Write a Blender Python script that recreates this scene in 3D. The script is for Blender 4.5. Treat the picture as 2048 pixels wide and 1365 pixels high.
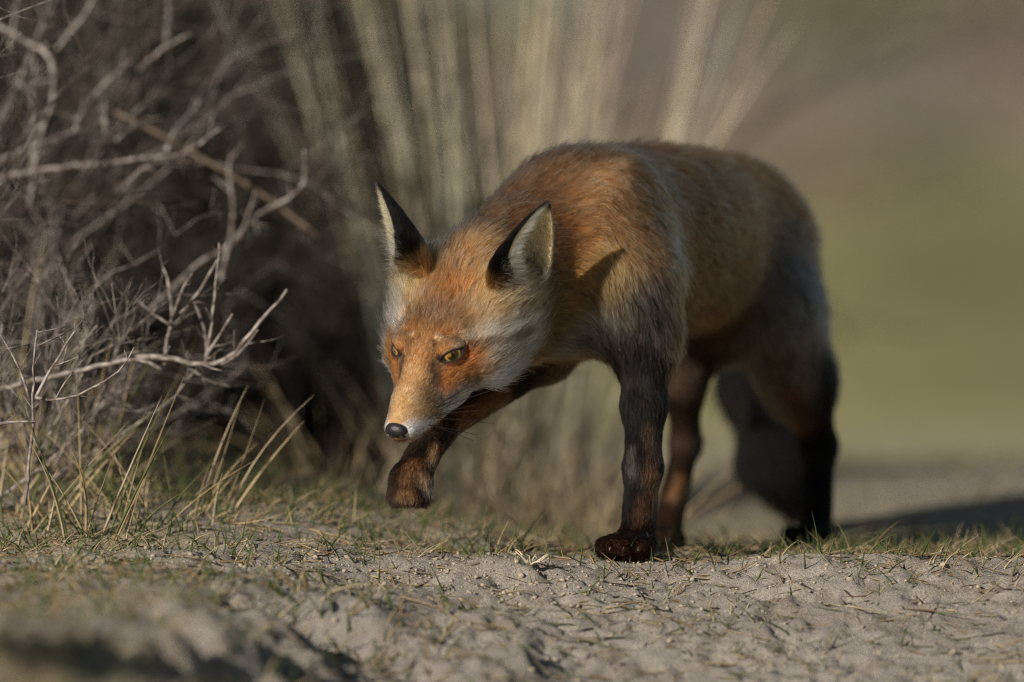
import bpy, bmesh, math, random
import numpy as np
from mathutils import Vector, Matrix
from mathutils.bvhtree import BVHTree

for _o in list(bpy.data.objects):
    bpy.data.objects.remove(_o)
SC = bpy.context.scene
COL = SC.collection
rng = np.random.default_rng(7)
random.seed(7)

# ------------------------------------------------------------------ camera
CAM_D, CAM_Z = 7.5, 0.193          # focus distance to the fox's eye, height over the path
S0 = 0.9 / 2048                    # metres per photo pixel at the focus distance
cam_data = bpy.data.cameras.new('camera')
cam_data.lens, cam_data.sensor_width = 300.0, 36.0
cam_data.clip_start, cam_data.clip_end = 0.1, 2000.0
cam_data.dof.use_dof = True
cam_data.dof.focus_distance = CAM_D + .02
cam_data.dof.aperture_fstop = 2.6
cam_data.dof.aperture_blades = 0
cam = bpy.data.objects.new('camera', cam_data)
cam.location = (0, -CAM_D, CAM_Z)
cam.rotation_euler = (math.radians(90), 0, 0)
COL.objects.link(cam)
SC.camera = cam

# ------------------------------------------------------------------ sky and sun
SUN_EL, SUN_AZ = math.radians(19.5), math.radians(53)   # azimuth: from the left, turned this far towards the camera
to_sun = Vector((-math.cos(SUN_AZ) * math.cos(SUN_EL), -math.sin(SUN_AZ) * math.cos(SUN_EL), math.sin(SUN_EL)))
world = bpy.data.worlds.new('World')
SC.world = world
world.use_nodes = True
wn = world.node_tree
wn.nodes.clear()
sky = wn.nodes.new('ShaderNodeTexSky')
sky.sky_type = 'NISHITA'
sky.sun_disc = False
sky.sun_elevation = SUN_EL
sky.sun_rotation = math.atan2(to_sun.x, to_sun.y)
bg = wn.nodes.new('ShaderNodeBackground')
bg.inputs['Strength'].default_value = 0.05
wo = wn.nodes.new('ShaderNodeOutputWorld')
wn.links.new(sky.outputs[0], bg.inputs['Color'])
wn.links.new(bg.outputs[0], wo.inputs['Surface'])
sun_d = bpy.data.lights.new('sun', 'SUN')
sun_d.energy = 5.0
sun_d.angle = math.radians(0.5)
sun_d.color = (1.0, 0.93, 0.84)
sun = bpy.data.objects.new('sun', sun_d)
sun.location = (-3, -3, 4)
sun.rotation_euler = (-to_sun).to_track_quat('-Z', 'Y').to_euler()
COL.objects.link(sun)

SC.view_settings.view_transform = 'Standard'
SC.view_settings.look = 'None'
SC.view_settings.exposure = 0.36
SC.view_settings.gamma = 1.0
SC.view_settings.use_curve_mapping = False
SC.render.engine = 'CYCLES'
SC.cycles.use_denoising = True
SC.cycles.denoiser = 'OPENIMAGEDENOISE'
SC.cycles.denoising_input_passes = 'RGB_ALBEDO_NORMAL'
SC.cycles.denoising_prefilter = 'NONE'
SC.cycles.use_adaptive_sampling = False
SC.cycles.sample_clamp_indirect = 4.0
SC.cycles.pixel_filter_type = 'BLACKMAN_HARRIS'
SC.cycles.filter_width = 1.15
SC.cycles.max_bounces = 6
SC.cycles.transparent_max_bounces = 6
SC.cycles_curves.shape = 'RIBBONS'

# ------------------------------------------------------------------ helpers
def PX(px, py, y):
    """photo pixel + depth beyond the focus plane -> world point"""
    k = S0 * (CAM_D + y) / CAM_D
    return np.array(((px - 1024) * k, y, CAM_Z + (682.5 - py) * k))

def nrm(v):
    v = np.asarray(v, float)
    return v / np.maximum(np.linalg.norm(v, axis=-1, keepdims=True), 1e-12)

def smooth(e0, e1, x):
    t = np.clip((x - e0) / (e1 - e0), 0, 1)
    return t * t * (3 - 2 * t)

_tab = np.random.default_rng(11).random(65536).astype(np.float32)
def _h(i, j, k):
    return _tab[(i * 73856093 ^ j * 19349663 ^ k * 83492791) & 65535]

def vnoise(p):
    """value noise, p (n,3) -> (n,) in 0..1"""
    p = np.asarray(p, float)
    f = np.floor(p)
    i = f.astype(np.int64)
    t = p - f
    t = t * t * (3 - 2 * t)
    r = 0
    for a in (0, 1):
        wa = t[:, 0] if a else 1 - t[:, 0]
        for b in (0, 1):
            wb = t[:, 1] if b else 1 - t[:, 1]
            for c in (0, 1):
                wc = t[:, 2] if c else 1 - t[:, 2]
                r = r + wa * wb * wc * _h(i[:, 0] + a, i[:, 1] + b, i[:, 2] + c)
    return r

def fbm(p, octaves=4, gain=0.5):
    p = np.asarray(p, float)
    a, s, r = 1.0, 0.0, 0.0
    for o in range(octaves):
        r = r + a * vnoise(p * (2.03 ** o) + 17.3 * o)
        s += a
        a *= gain
    return r / s

def new_mesh(name, verts, faces, mat=None, parent=None, smooth_shade=True):
    me = bpy.data.meshes.new(name)
    me.from_pydata([tuple(v) for v in verts] if not isinstance(verts, np.ndarray) else verts.tolist(), [],
                   faces if not isinstance(faces, np.ndarray) else faces.tolist())
    if smooth_shade:
        me.polygons.foreach_set('use_smooth', np.ones(len(me.polygons), bool))
    me.update()
    o = bpy.data.objects.new(name, me)
    if mat:
        me.materials.append(mat)
    COL.objects.link(o)
    if parent is not None:
        set_parent(o, parent)
    return o

def set_parent(o, parent):
    o.parent = parent
    root = parent
    m = Matrix.Identity(4)
    while root is not None:
        m = root.matrix_basis.copy() if root.parent is None else m
        root = root.parent
    o.matrix_parent_inverse = m.inverted() if parent.parent is None else Matrix.Identity(4)

def tag(o, label=None, cat=None, group=None, kind=None):
    for k, v in (('label', label), ('category', cat), ('group', group), ('kind', kind)):
        if v:
            o[k] = v
    return o

def empty(name, loc, label, cat, group=None):
    o = bpy.data.objects.new(name, None)
    o.location = loc
    o.empty_display_size = 0.02
    COL.objects.link(o)
    return tag(o, label, cat, group)

def material(name):
    m = bpy.data.materials.new(name)
    m.use_nodes = True
    return m, m.node_tree.nodes, m.node_tree.links, m.node_tree.nodes['Principled BSDF']

def add_color_attr(me, name, cols):
    a = me.attributes.new(name, 'FLOAT_COLOR', 'POINT')
    c = np.ones((len(cols), 4), np.float32)
    c[:, :3] = cols
    a.data.foreach_set('color', c.ravel())

def noise_color_mat(name, cols, scale=30.0, rough=0.9, detail=6.0, bump=0.0, bump_scale=200.0, spec=0.2, attr=None, vary=0.0):
    """procedural material: a ramp over noise (or a colour attribute) with optional bump"""
    m, N, L, b = material(name)
    tc = N.new('ShaderNodeTexCoord')
    nz = N.new('ShaderNodeTexNoise')
    nz.inputs['Scale'].default_value = scale
    nz.inputs['Detail'].default_value = detail
    L.new(tc.outputs['Object'], nz.inputs['Vector'])
    if attr:
        at = N.new('ShaderNodeAttribute')
        at.attribute_name = attr
        mx = N.new('ShaderNodeMix')
        mx.data_type = 'RGBA'
        mx.blend_type = 'MULTIPLY'
        mx.inputs['Factor'].default_value = vary
        L.new(at.outputs['Color'], mx.inputs['A'])
        L.new(nz.outputs['Color'], mx.inputs['B'])
        L.new(mx.outputs['Result'], b.inputs['Base Color'])
    else:
        rp = N.new('ShaderNodeValToRGB')
        el = rp.color_ramp.elements
        n = len(cols)
        while len(el) < n:
            el.new(0.5)
        for i, c in enumerate(cols):
            el[i].position = 0.3 + 0.4 * i / max(1, n - 1)
            el[i].color = (*c, 1)
        L.new(nz.outputs['Fac'], rp.inputs['Fac'])
        L.new(rp.outputs['Color'], b.inputs['Base Color'])
    b.inputs['Roughness'].default_value = rough
    b.inputs['Specular IOR Level'].default_value = spec
    if bump:
        n2 = N.new('ShaderNodeTexNoise')
        n2.inputs['Scale'].default_value = bump_scale
        n2.inputs['Detail'].default_value = 4
        L.new(tc.outputs['Object'], n2.inputs['Vector'])
        bp = N.new('ShaderNodeBump')
        bp.inputs['Strength'].default_value = bump
        bp.inputs['Distance'].default_value = 0.002
        L.new(n2.outputs['Fac'], bp.inputs['Height'])
        L.new(bp.outputs['Normal'], b.inputs['Normal'])
    return m

# ------------------------------------------------------------------ the ground: sandy path, hollow in front, dunes behind
def axis(lo, hi, step, far_lo, far_hi, grow=1.13):
    c = list(np.arange(lo, hi, step))
    s, x = step, hi
    up = []
    while x < far_hi:
        up.append(x); s *= grow; x += s
    s, x = step, lo - step
    dn = []
    while x > far_lo:
        dn.append(x); s *= grow; x -= s
    return np.array(dn[::-1] + c + up)
def ground_h(x, y):
    x, y = np.asarray(x, float), np.asarray(y, float)
    sh = x.shape
    x, y = x.ravel(), y.ravel()
    P = np.stack([x, y, 0 * x], 1)
    wob = (fbm(P * 6 + 3, 3) - .5)
    ew = .20
    R = smooth(-1, 1, (x + .12 + .30 * wob + .10 * (fbm(P * 22 + 8, 3) - .5)) / ew)
    fr = np.maximum(0, .035 + .05 * wob - y)
    right = -np.minimum(.30 * fr + .10 * fr * fr, .34)
    left = .052 * smooth(-.12, .42, y) - .024 * smooth(.0, -.6, y) - .13 * np.maximum(0, -.95 - y)
    z = R * right + (1 - R) * np.maximum(left, -.35)
    z = z + .05 * smooth(.55, 1.5, y) * smooth(.12, .40, x) * (1 - smooth(2.0, 6.0, y))
    z = z + (1 - R) * smooth(-.25, -.6, y) * .05 * (fbm(P * 8 + 31, 4) - .5)
    # unseen mound added off left to shade the thicket, and a low rise beneath
    z = z + .60 * np.exp(-(((x + 1.02) / .25) ** 2 + ((y - .75) / .42) ** 2)) + .05 * np.exp(-(((x + .45) / .25) ** 2 + ((y - .9) / .4) ** 2))
    # rolling dunes far behind
    z = z + smooth(10, 80, y) * (4.3 - 1.05 * np.exp(-((x - .15) / .9) ** 2) + .8 * (fbm(P * .03 + 9, 2) - .5)) + smooth(3, 14, y) * .10 * (fbm(P * .22 + 5, 3) - .5)
    z = z + smooth(1.2, 4.5, np.abs(x)) * .10 * (fbm(P * .8 + 2, 2) - .4)
    # trampled relief, finer near the path
    near = 1 - smooth(2.0, 6.0, np.hypot(x, y))
    bare = smooth(.28, -.02, y + .08 * wob) * .75 + .25
    z = z + .013 * (fbm(P * 7 + 1, 3) - .5) * (.4 + .6 * near)
    rid = 1 - np.abs(2 * fbm(P * 26 + 7, 3) - 1)
    pit = smooth(.60, .74, fbm(P * 34 + 13, 2))
    z = z + near * bare * (.004 * (fbm(P * 30, 3) - .5) + .004 * (rid - .8) - .0045 * pit + .007 * (fbm(P * 100 + 4, 2) - .5) - .006 * smooth(.62, .72, fbm(P * 75 + 21, 2)))
    # the little heap of loose sand beside the path
    heap = np.exp(-(((x - .0) / .055) ** 2 + ((y - .0) / .03) ** 2))
    z = z + heap * (.012 + .010 * (fbm(P * 60 + 2, 2) - .5))
    return z.reshape(sh)
def gz(x, y):
    return float(ground_h(np.array([x]), np.array([y]))[0])
gx = axis(-.62, .66, .0042, -420, 420, 1.11)
gy = axis(-.95, .30, .0046, -9.0, 900, 1.10)
GX, GY = np.meshgrid(gx, gy, indexing='ij')
GZ = ground_h(GX, GY)
gv = np.stack([GX.ravel(), GY.ravel(), GZ.ravel()], 1)
ni, nj = GX.shape
ii = np.arange(ni * nj).reshape(ni, nj)
gq = np.stack([ii[:-1, :-1].ravel(), ii[1:, :-1].ravel(), ii[1:, 1:].ravel(), ii[:-1, 1:].ravel()], 1)
# what the ground is made of, by place
def ground_cols(P):
    x, y = P[:, 0], P[:, 1]
    n1, n2, n3 = fbm(P * np.array([9, 9, 0]) + 1, 3), fbm(P * np.array([1.3, 1.3, 0]) + 4, 3), fbm(P * np.array([.55, .16, 0]) + 8, 3)
    sand = np.array((.335, .30, .252)) * (.86 + .28 * n1)[:, None]
    wet = np.array((.20, .155, .11))
    c = sand + (smooth(.56, .70, fbm(P * np.array([48, 48, 0]) + 3, 3)) * .45)[:, None] * (wet - sand)
    turf = np.array((.30, .255, .155)) + (n2[:, None] - .5) * np.array((.10, .06, .03))
    w = smooth(.10, .45, y + .25 * (n1 - .5) - .15 * smooth(.2, .6, x)) * (.55 + .35 * smooth(.35, .6, n2))
    w = np.maximum(w, smooth(-.15, -.32, x + .1 * (n1 - .5)) * (.10 + .6 * smooth(.45, .62, fbm(P * np.array([14, 14, 0]) + 6, 3))))
    c = c + w[:, None] * (turf - c)
    litter = np.array((.040, .031, .023))  # leaf litter darkened further, thicket shade put into the ground colour
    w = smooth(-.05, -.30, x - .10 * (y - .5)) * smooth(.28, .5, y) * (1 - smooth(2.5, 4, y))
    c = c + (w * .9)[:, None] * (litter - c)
    green = np.array((.235, .22, .085))
    brown = np.array((.21, .165, .115))
    w = smooth(7, 13, y)
    gm = .9 * smooth(.34, .50, n3 + .10 * np.sin(x * .35 + 1) + .12 * (1 - smooth(20, 60, y)))
    fc = brown + gm[:, None] * (green - brown)
    fc = fc + (smooth(27, 34, y + 5 * (n3 - .5)) * .85)[:, None] * (brown - fc)
    fc = fc + smooth(33, 42, y + 8 * (n3 - .5))[:, None] * (np.array((.135, .112, .105)) - fc)
    fc = fc * np.clip(.84 + 1.9 * (fbm(P * np.array([1.1, .22, 0]) + 12, 2) - .45), .35, 1.5)[:, None]
    return c + w[:, None] * (fc - c)
ground = new_mesh('ground', gv, gq)
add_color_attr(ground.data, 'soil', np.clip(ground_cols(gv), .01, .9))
fa_ = ground.data.attributes.new('fine', 'FLOAT', 'POINT')
fa_.data.foreach_set('value', (1 - smooth(1.5, 6.0, np.hypot(gv[:, 0], gv[:, 1]))).astype(np.float32))
m_g, N_, L_, b_ = material('dune_sand')
at_ = N_.new('ShaderNodeAttribute'); at_.attribute_name = 'soil'
tc = N_.new('ShaderNodeTexCoord')
n1 = N_.new('ShaderNodeTexNoise'); n1.inputs['Scale'].default_value = 420; n1.inputs['Detail'].default_value = 5
n2 = N_.new('ShaderNodeTexNoise'); n2.inputs['Scale'].default_value = 1500; n2.inputs['Detail'].default_value = 2
for n in (n1, n2):
    L_.new(tc.outputs['Object'], n.inputs['Vector'])
mr = N_.new('ShaderNodeMapRange')
mr.inputs['From Min'].default_value = .25; mr.inputs['From Max'].default_value = .75
mr.inputs['To Min'].default_value = .62; mr.inputs['To Max'].default_value = 1.28
L_.new(n1.outputs['Fac'], mr.inputs['Value'])
vm = N_.new('ShaderNodeVectorMath'); vm.operation = 'SCALE'
fi_ = N_.new('ShaderNodeAttribute'); fi_.attribute_name = 'fine'
mf = N_.new('ShaderNodeMix'); mf.data_type = 'FLOAT'
mf.inputs['A'].default_value = 1.0
L_.new(fi_.outputs['Fac'], mf.inputs['Factor']); L_.new(mr.outputs[0], mf.inputs['B'])
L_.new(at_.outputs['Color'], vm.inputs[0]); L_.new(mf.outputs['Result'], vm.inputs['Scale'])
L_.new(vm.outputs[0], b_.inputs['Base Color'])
b_.inputs['Roughness'].default_value = .95
b_.inputs['Specular IOR Level'].default_value = .12
ad = N_.new('ShaderNodeMath'); ad.operation = 'ADD'
L_.new(n1.outputs['Fac'], ad.inputs[0]); L_.new(n2.outputs['Fac'], ad.inputs[1])
bp = N_.new('ShaderNodeBump'); bp.inputs['Strength'].default_value = .8; bp.inputs['Distance'].default_value = .0022
L_.new(fi_.outputs['Fac'], bp.inputs['Strength'])
L_.new(ad.outputs[0], bp.inputs['Height']); L_.new(bp.outputs['Normal'], b_.inputs['Normal'])
ground.data.materials.append(m_g)
tag(ground, kind='structure')
# ------------------------------------------------------------------ the fox: anatomy as blended volumes
HEAD_O = PX(852, 700, 0.0)                       # between the eyes
hL = nrm([0.865, -0.485, -0.09])
hF = np.array([-0.39, 0.0, -0.775])
hF[1] = -(hF[0] * hL[0] + hF[2] * hL[2]) / hL[1]
hF = nrm(hF)
hU = np.cross(hF, hL)
HB = np.stack([hF, hL, hU])                      # rows: forward, left, up of the head
def HP(f, l, u):
    return HEAD_O + 0.001 * (f * hF + l * hL + u * hU)
def to_head(P):
    return (P - HEAD_O) @ HB.T * 1000.0

bH = nrm([-0.38, -0.92, 0.0])                    # heading of the body
bL = nrm([0.92, -0.38, 0.0])                     # its left flank
bU = np.array([0, 0, 1.0])
BB = np.stack([bH, bL, bU])

PRIMS = []
def cone(a, b, r1, r2, k=0.02, flow=None, ln=0.02, lift=0.35, reg='body'):
    a, b = np.asarray(a, float), np.asarray(b, float)
    PRIMS.append(dict(t='c', a=a, b=b, r1=r1, r2=r2, k=k, flow=nrm(b - a) if flow is None else nrm(flow), ln=ln, lift=lift, reg=reg))
def ell(c, r, B=BB, k=0.02, flow=(0.38, 0.92, -0.25), ln=0.025, lift=0.35, reg='body'):
    PRIMS.append(dict(t='e', c=np.asarray(c, float), r=np.asarray(r, float), B=B, k=k, flow=nrm(flow), ln=ln, lift=lift, reg=reg))

BACK = (0.42, 0.80, -0.42)
# torso: chest, ribs, loin, hips (radii along, across, up)
ell(PX(1178, 492, .19), (.085, .066, .083), k=.04, flow=(0.5, 0.7, -.5), ln=.0185)
ell(PX(1262, 480, .28), (.10, .066, .082), k=.05, flow=BACK, ln=.0185)
ell(PX(1340, 470, .37), (.10, .066, .078), k=.05, flow=BACK, ln=.0185)
ell(PX(1412, 454, .47), (.10, .058, .067), k=.05, flow=BACK, ln=.016)
ell(PX(1466, 458, .56), (.080, .056, .062), k=.05, flow=(0.4, 0.75, -.55), ln=.014)
ell(PX(1380, 575, .42), (.10, .042, .034), k=.04, flow=BACK, ln=.014)
# neck, throat ruff, breast
cone(PX(985, 546, .066), PX(1130, 478, .170), .046, .067, k=.04, flow=(0.75, 0.55, 0.05), ln=.0165)
cone(PX(1040, 655, .10), PX(1150, 590, .165), .030, .049, k=.035, flow=(0.85, 0.45, -.15), ln=.016)
# left shoulder and foreleg
ell(PX(1245, 500, .135), (.050, .032, .080), k=.04, flow=(0.45, 0.55, -.7), ln=.0175)
cone(PX(1262, 560, .12), PX(1292, 680, .13), .042, .027, k=.035, flow=(0.25, 0.3, -.9), ln=.018)
cone(PX(1290, 680, .13), PX(1288, 810, .115), .0255, .0175, k=.02, flow=(.1, .15, -1), ln=.011, lift=.25, reg='fleg')
cone(PX(1288, 810, .115), PX(1286, 935, .10), .0175, .0148, k=.012, ln=.008, lift=.25, reg='fleg')
cone(PX(1286, 935, .10), PX(1276, 1060, .09), .0145, .0145, k=.012, ln=.007, lift=.3, reg='fleg')
ell(PX(1264, 1088, .078), (.024, .0185, .0115), k=.012, ln=.0085, lift=.6, flow=(-.38, -.9, -.5), reg='paw')
# right (raised) foreleg
cone(PX(1120, 580, .21), PX(1092, 712, .20), .036, .019, k=.035, flow=(-.1, -.1, -1), ln=.012)
cone(PX(1092, 712, .20), PX(872, 856, .10), .0190, .0142, k=.02, ln=.008, lift=.25, reg='fleg2')
cone(PX(872, 858, .10), PX(826, 950, .085), .0150, .0150, k=.014, ln=.007, lift=.3, reg='fleg2')
ell(PX(818, 972, .080), (.0135, .0165, .0165), k=.014, ln=.006, flow=(-.3, -.2, -1), reg='fleg2')
# left hind leg
cone(PX(1508, 520, .56), PX(1538, 610, .53), .052, .045, k=.05, flow=(.3, .4, -.85), ln=.017)
cone(PX(1542, 640, .50), PX(1594, 760, .535), .041, .029, k=.04, flow=(.25, .3, -.9), ln=.016, reg='thigh')
cone(PX(1600, 760, .535), PX(1638, 890, .575), .0285, .0150, k=.03, ln=.011, lift=.25, reg='hleg')
cone(PX(1638, 890, .575), PX(1634, 1055, .555), .0140, .0138, k=.014, ln=.008, lift=.25, reg='hleg')
ell(PX(1629, 1074, .545), (.024, .0165, .0120), k=.012, ln=.006, flow=(-.38, -.9, -.3), reg='hleg')
# right hind leg
cone(PX(1440, 520, .60), PX(1390, 640, .52), .050, .034, k=.04, flow=(-.1, -.1, -1), ln=.018)
cone(PX(1388, 640, .515), PX(1366, 770, .51), .032, .0170, k=.03, ln=.012, lift=.25, reg='hleg2')
cone(PX(1366, 770, .51), PX(1372, 885, .53), .0170, .0125, k=.02, ln=.009, lift=.25, reg='hleg2')
cone(PX(1372, 885, .53), PX(1335, 1058, .47), .0120, .0125, k=.012, ln=.008, lift=.25, reg='hleg2')
ell(PX(1326, 1080, .455), (.024, .0165, .0115), k=.012, ln=.006, flow=(-.38, -.9, -.3), reg='hleg2')
# toes
def toes(pts, reg, r=.0088):
    for (p, q) in pts:
        cone(p, q, r * .92, r, k=.0035, ln=.0065, lift=.55, reg=reg)
def paw_toes(c, reg):
    out = []
    for la, fo in ((-.0155, .014), (-.0055, .023), (.0055, .023), (.0155, .014)):
        base = c + bH * (fo - .012) + bL * la + bU * .001
        tip = c + bH * (fo + .006) + bL * la * 1.12
        tip[2] = .0095
        out.append((base, tip))
    toes(out, reg)
    return out
LF_T = paw_toes(PX(1264, 1092, .078), 'paw')
LH_T = paw_toes(PX(1629, 1078, .545), 'hleg')
RH_T = paw_toes(PX(1326, 1083, .455), 'hleg2')
RF_T = [(PX(x0, 960, .078), PX(x1, 994, y1)) for x0, x1, y1 in ((800, 792, .078), (815, 808, .066), (832, 827, .066), (845, 845, .074))]
toes(RF_T, 'fleg2', .0082)
# tail
TAIL = [(PX(1530, 440, .66), .022), (PX(1508, 590, .72), .026), (PX(1520, 760, .75), .029), (PX(1556, 910, .76), .029), (PX(1580, 985, .755), .016)]
for (p, r), (q, s) in zip(TAIL[:-1], TAIL[1:]):
    cone(p, q, r, s, k=.03, ln=.028, lift=.3, reg='tail')

# head (millimetres in the head frame: forward, left, up)
HI = len(PRIMS)
def hell(f, l, u, rf, rl, ru, k=.012, ln=.010, lift=.35, reg='head', pitch=0):
    for s in ((1, -1) if l else (1,)):
        ell(HP(f, s * l, u), (rf / 1000, rl / 1000, ru / 1000), B=HB, k=k, flow=-hF + hU * pitch + hL * (s * .5 if l > 15 else 0), ln=ln, lift=lift, reg=reg)
def hcone(p, q, r1, r2, k=.012, ln=.006, lift=.42, reg='head'):
    cone(HP(*p), HP(*q), r1 / 1000, r2 / 1000, k=k, flow=-hF, ln=ln, lift=lift, reg=reg)
hell(-58, 0, -16, 52, 41, 31, k=.02, ln=.012)                 # cranium
hell(-14, 0, -8, 34, 27, 18, k=.018, ln=.008)                 # forehead
hcone((75, 0, -17), (46, 0, -13), 9.5, 12.5, k=.012, ln=.003)  # bridge of the muzzle
hcone((46, 0, -13), (6, 0, -8), 12.5, 17.0, k=.014, ln=.004)
hcone((71, 6, -24), (26, 13, -32), 9.0, 16.0, k=.012, ln=.004)  # upper lips
hcone((71, -6, -24), (26, -13, -32), 9.0, 16.0, k=.012, ln=.004)
hcone((57, 0, -41), (0, 0, -54), 7.0, 16.0, k=.008, ln=.006)   # lower jaw
hell(-14, 28, -22, 30, 13, 17, k=.022, ln=.008)                # cheekbone
hell(-38, 43, -34, 36, 20, 27, k=.02, ln=.0145, lift=.45)       # cheek ruff
hell(-72, 40, -32, 30, 26, 32, k=.03, ln=.020)
hell(-40, 0, -46, 44, 30, 20, k=.02, ln=.014)                 # throat
hell(-13, 21, 2, 14, 9, 5.5, k=.014, ln=.006)               # brow
hell(-88, 46, -1, 23, 21, 20, k=.02, ln=.014)                 # ear root

def prim_dist(P, d):
    if d['t'] == 'c':
        a, b, r1, r2 = d['a'], d['b'], d['r1'], d['r2']
        ba = b - a
        l2 = ba @ ba
        rr = r1 - r2
        a2 = l2 - rr * rr
        pa = P - a
        y = pa @ ba
        z = y - l2
        q = pa * l2 - y[..., None] * ba
        x2 = np.einsum('...i,...i', q, q)
        y2 = y * y * l2
        z2 = z * z * l2
        k = np.sign(rr) * rr * rr * x2
        d1 = np.sqrt(x2 + z2) / l2 - r2
        d2 = np.sqrt(x2 + y2) / l2 - r1
        d3 = (np.sqrt(np.maximum(x2 * a2 / l2, 0)) + y * rr) / l2 - r1
        return np.where(np.sign(z) * a2 * z2 > k, d1, np.where(np.sign(y) * a2 * y2 < k, d2, d3))
    q = (P - d['c']) @ d['B'].T
    k0 = np.sqrt((q / d['r']) .__pow__(2).sum(-1))
    k1 = np.sqrt((q / d['r'] ** 2).__pow__(2).sum(-1))
    return np.where(k1 > 1e-6, k0 * (k0 - 1) / np.maximum(k1, 1e-6), -d['r'].min())

def smin(d1, d2, k):
    h = np.clip(.5 + .5 * (d1 - d2) / k, 0, 1)
    return d1 * (1 - h) + d2 * h - k * h * (1 - h)

EYE_R = .0160
def sdf(P):
    d = np.full(len(P), 9.0)
    for p in PRIMS:
        d = smin(d, prim_dist(P, p), p['k'])
    return d
EYES = []
for s in (1, -1):
    E = nrm(0.60 * hF + s * 0.62 * hL + 0.50 * hU)
    base = HP(-1, s * 24.5, -2.0)
    tt = np.linspace(.03, -.03, 400)
    dd = sdf(base + tt[:, None] * E)
    hit = base + tt[np.argmax(dd < 0)] * E
    EYES.append(dict(s=s, E=E, C=hit - E * (EYE_R - .0023)))

def build_field(step):
    lo = np.full(3, 9.0)
    hi = -lo
    for d in PRIMS:
        if d['t'] == 'c':
            c = np.stack([d['a'] - d['r1'], d['b'] - d['r2'], d['a'] + d['r1'], d['b'] + d['r2']])
        else:
            m = d['r'].max()
            c = np.stack([d['c'] - m, d['c'] + m])
        d['lo'], d['hi'] = c.min(0), c.max(0)
        lo, hi = np.minimum(lo, d['lo']), np.maximum(hi, d['hi'])
    lo -= 4 * step
    n = np.ceil((hi - lo) / step).astype(int) + 5
    F = np.full(n, 0.1, np.float32)
    for d in PRIMS:
        mrg = d['k'] + 3 * step
        i0 = np.maximum(((d['lo'] - mrg - lo) / step).astype(int), 0)
        i1 = np.minimum(np.ceil((d['hi'] + mrg - lo) / step).astype(int) + 1, n)
        ax = [lo[i] + step * np.arange(i0[i], i1[i]) for i in range(3)]
        P = np.stack(np.meshgrid(*ax, indexing='ij'), -1)
        sl = tuple(slice(i0[i], i1[i]) for i in range(3))
        F[sl] = smin(F[sl], prim_dist(P, d), d['k'])
    # carve: eye sockets, mouth slit, ground contact of the soles
    def carve(c, r, k, fn):
        i0 = np.maximum(((c - r - lo) / step).astype(int), 0)
        i1 = np.minimum(np.ceil((c + r - lo) / step).astype(int) + 1, n)
        ax = [lo[i] + step * np.arange(i0[i], i1[i]) for i in range(3)]
        P = np.stack(np.meshgrid(*ax, indexing='ij'), -1)
        sl = tuple(slice(i0[i], i1[i]) for i in range(3))
        F[sl] = -smin(-F[sl], fn(P), k)
    for e in EYES:
        carve(e['C'], .03, .003, lambda P: np.linalg.norm(P - e['C'], axis=-1) - EYE_R * .99)
    for s in (1, -1):
        a, b = HP(60, s * 10, -37), HP(16, s * 25, -50)
        m = (a + b) / 2
        carve(m, .045, .003, lambda P: prim_dist(P, dict(t='c', a=a, b=b, r1=.0018, r2=.0026)))
    return F, lo

def surface_nets(F, lo, step):
    s = F < 0
    nx, ny, nz = F.shape
    cnt = np.zeros((nx - 1, ny - 1, nz - 1), np.float32)
    acc = np.zeros((nx - 1, ny - 1, nz - 1, 3), np.float32)
    corners = [(i, j, k) for i in (0, 1) for j in (0, 1) for k in (0, 1)]
    def cv(c):
        return F[c[0]:nx - 1 + c[0], c[1]:ny - 1 + c[1], c[2]:nz - 1 + c[2]]
    act = np.zeros((nx - 1, ny - 1, nz - 1), bool)
    ref = cv((0, 0, 0)) < 0
    for c in corners[1:]:
        act |= (cv(c) < 0) != ref
    I = np.argwhere(act)
    vals = np.stack([F[I[:, 0] + c[0], I[:, 1] + c[1], I[:, 2] + c[2]] for c in corners], 1)
    acc = np.zeros((len(I), 3))
    cnt = np.zeros(len(I))
    for a in range(8):
        for b in range(a + 1, 8):
            ca, cb = np.array(corners[a]), np.array(corners[b])
            if np.abs(ca - cb).sum() != 1:
                continue
            va, vb = vals[:, a], vals[:, b]
            m = (va < 0) != (vb < 0)
            t = np.where(m, va / np.where(m, va - vb, 1), 0)
            acc += np.where(m[:, None], ca + t[:, None] * (cb - ca), 0)
            cnt += m
    V = lo + step * (I + acc / cnt[:, None])
    idx = np.full(act.shape, -1, np.int64)
    idx[tuple(I.T)] = np.arange(len(I))
    quads = []
    for ax in range(3):
        o1, o2 = (ax + 1) % 3, (ax + 2) % 3
        A = np.moveaxis(s, (ax, o1, o2), (0, 1, 2))
        X = np.moveaxis(idx, (ax, o1, o2), (0, 1, 2))
        ch = A[:-1, 1:-1, 1:-1] != A[1:, 1:-1, 1:-1]
        J = np.argwhere(ch)
        ins = A[:-1, 1:-1, 1:-1][ch]
        i, j, k = J[:, 0], J[:, 1] + 1, J[:, 2] + 1
        q = np.stack([X[i, j - 1, k - 1], X[i, j, k - 1], X[i, j, k], X[i, j - 1, k]], 1)
        q = np.where(ins[:, None], q, q[:, ::-1])
        quads.append(q)
    return V, np.concatenate(quads)

STEP = 0.0026
_F, _lo = build_field(STEP)
BV, BQ = surface_nets(_F, _lo, STEP)
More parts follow.
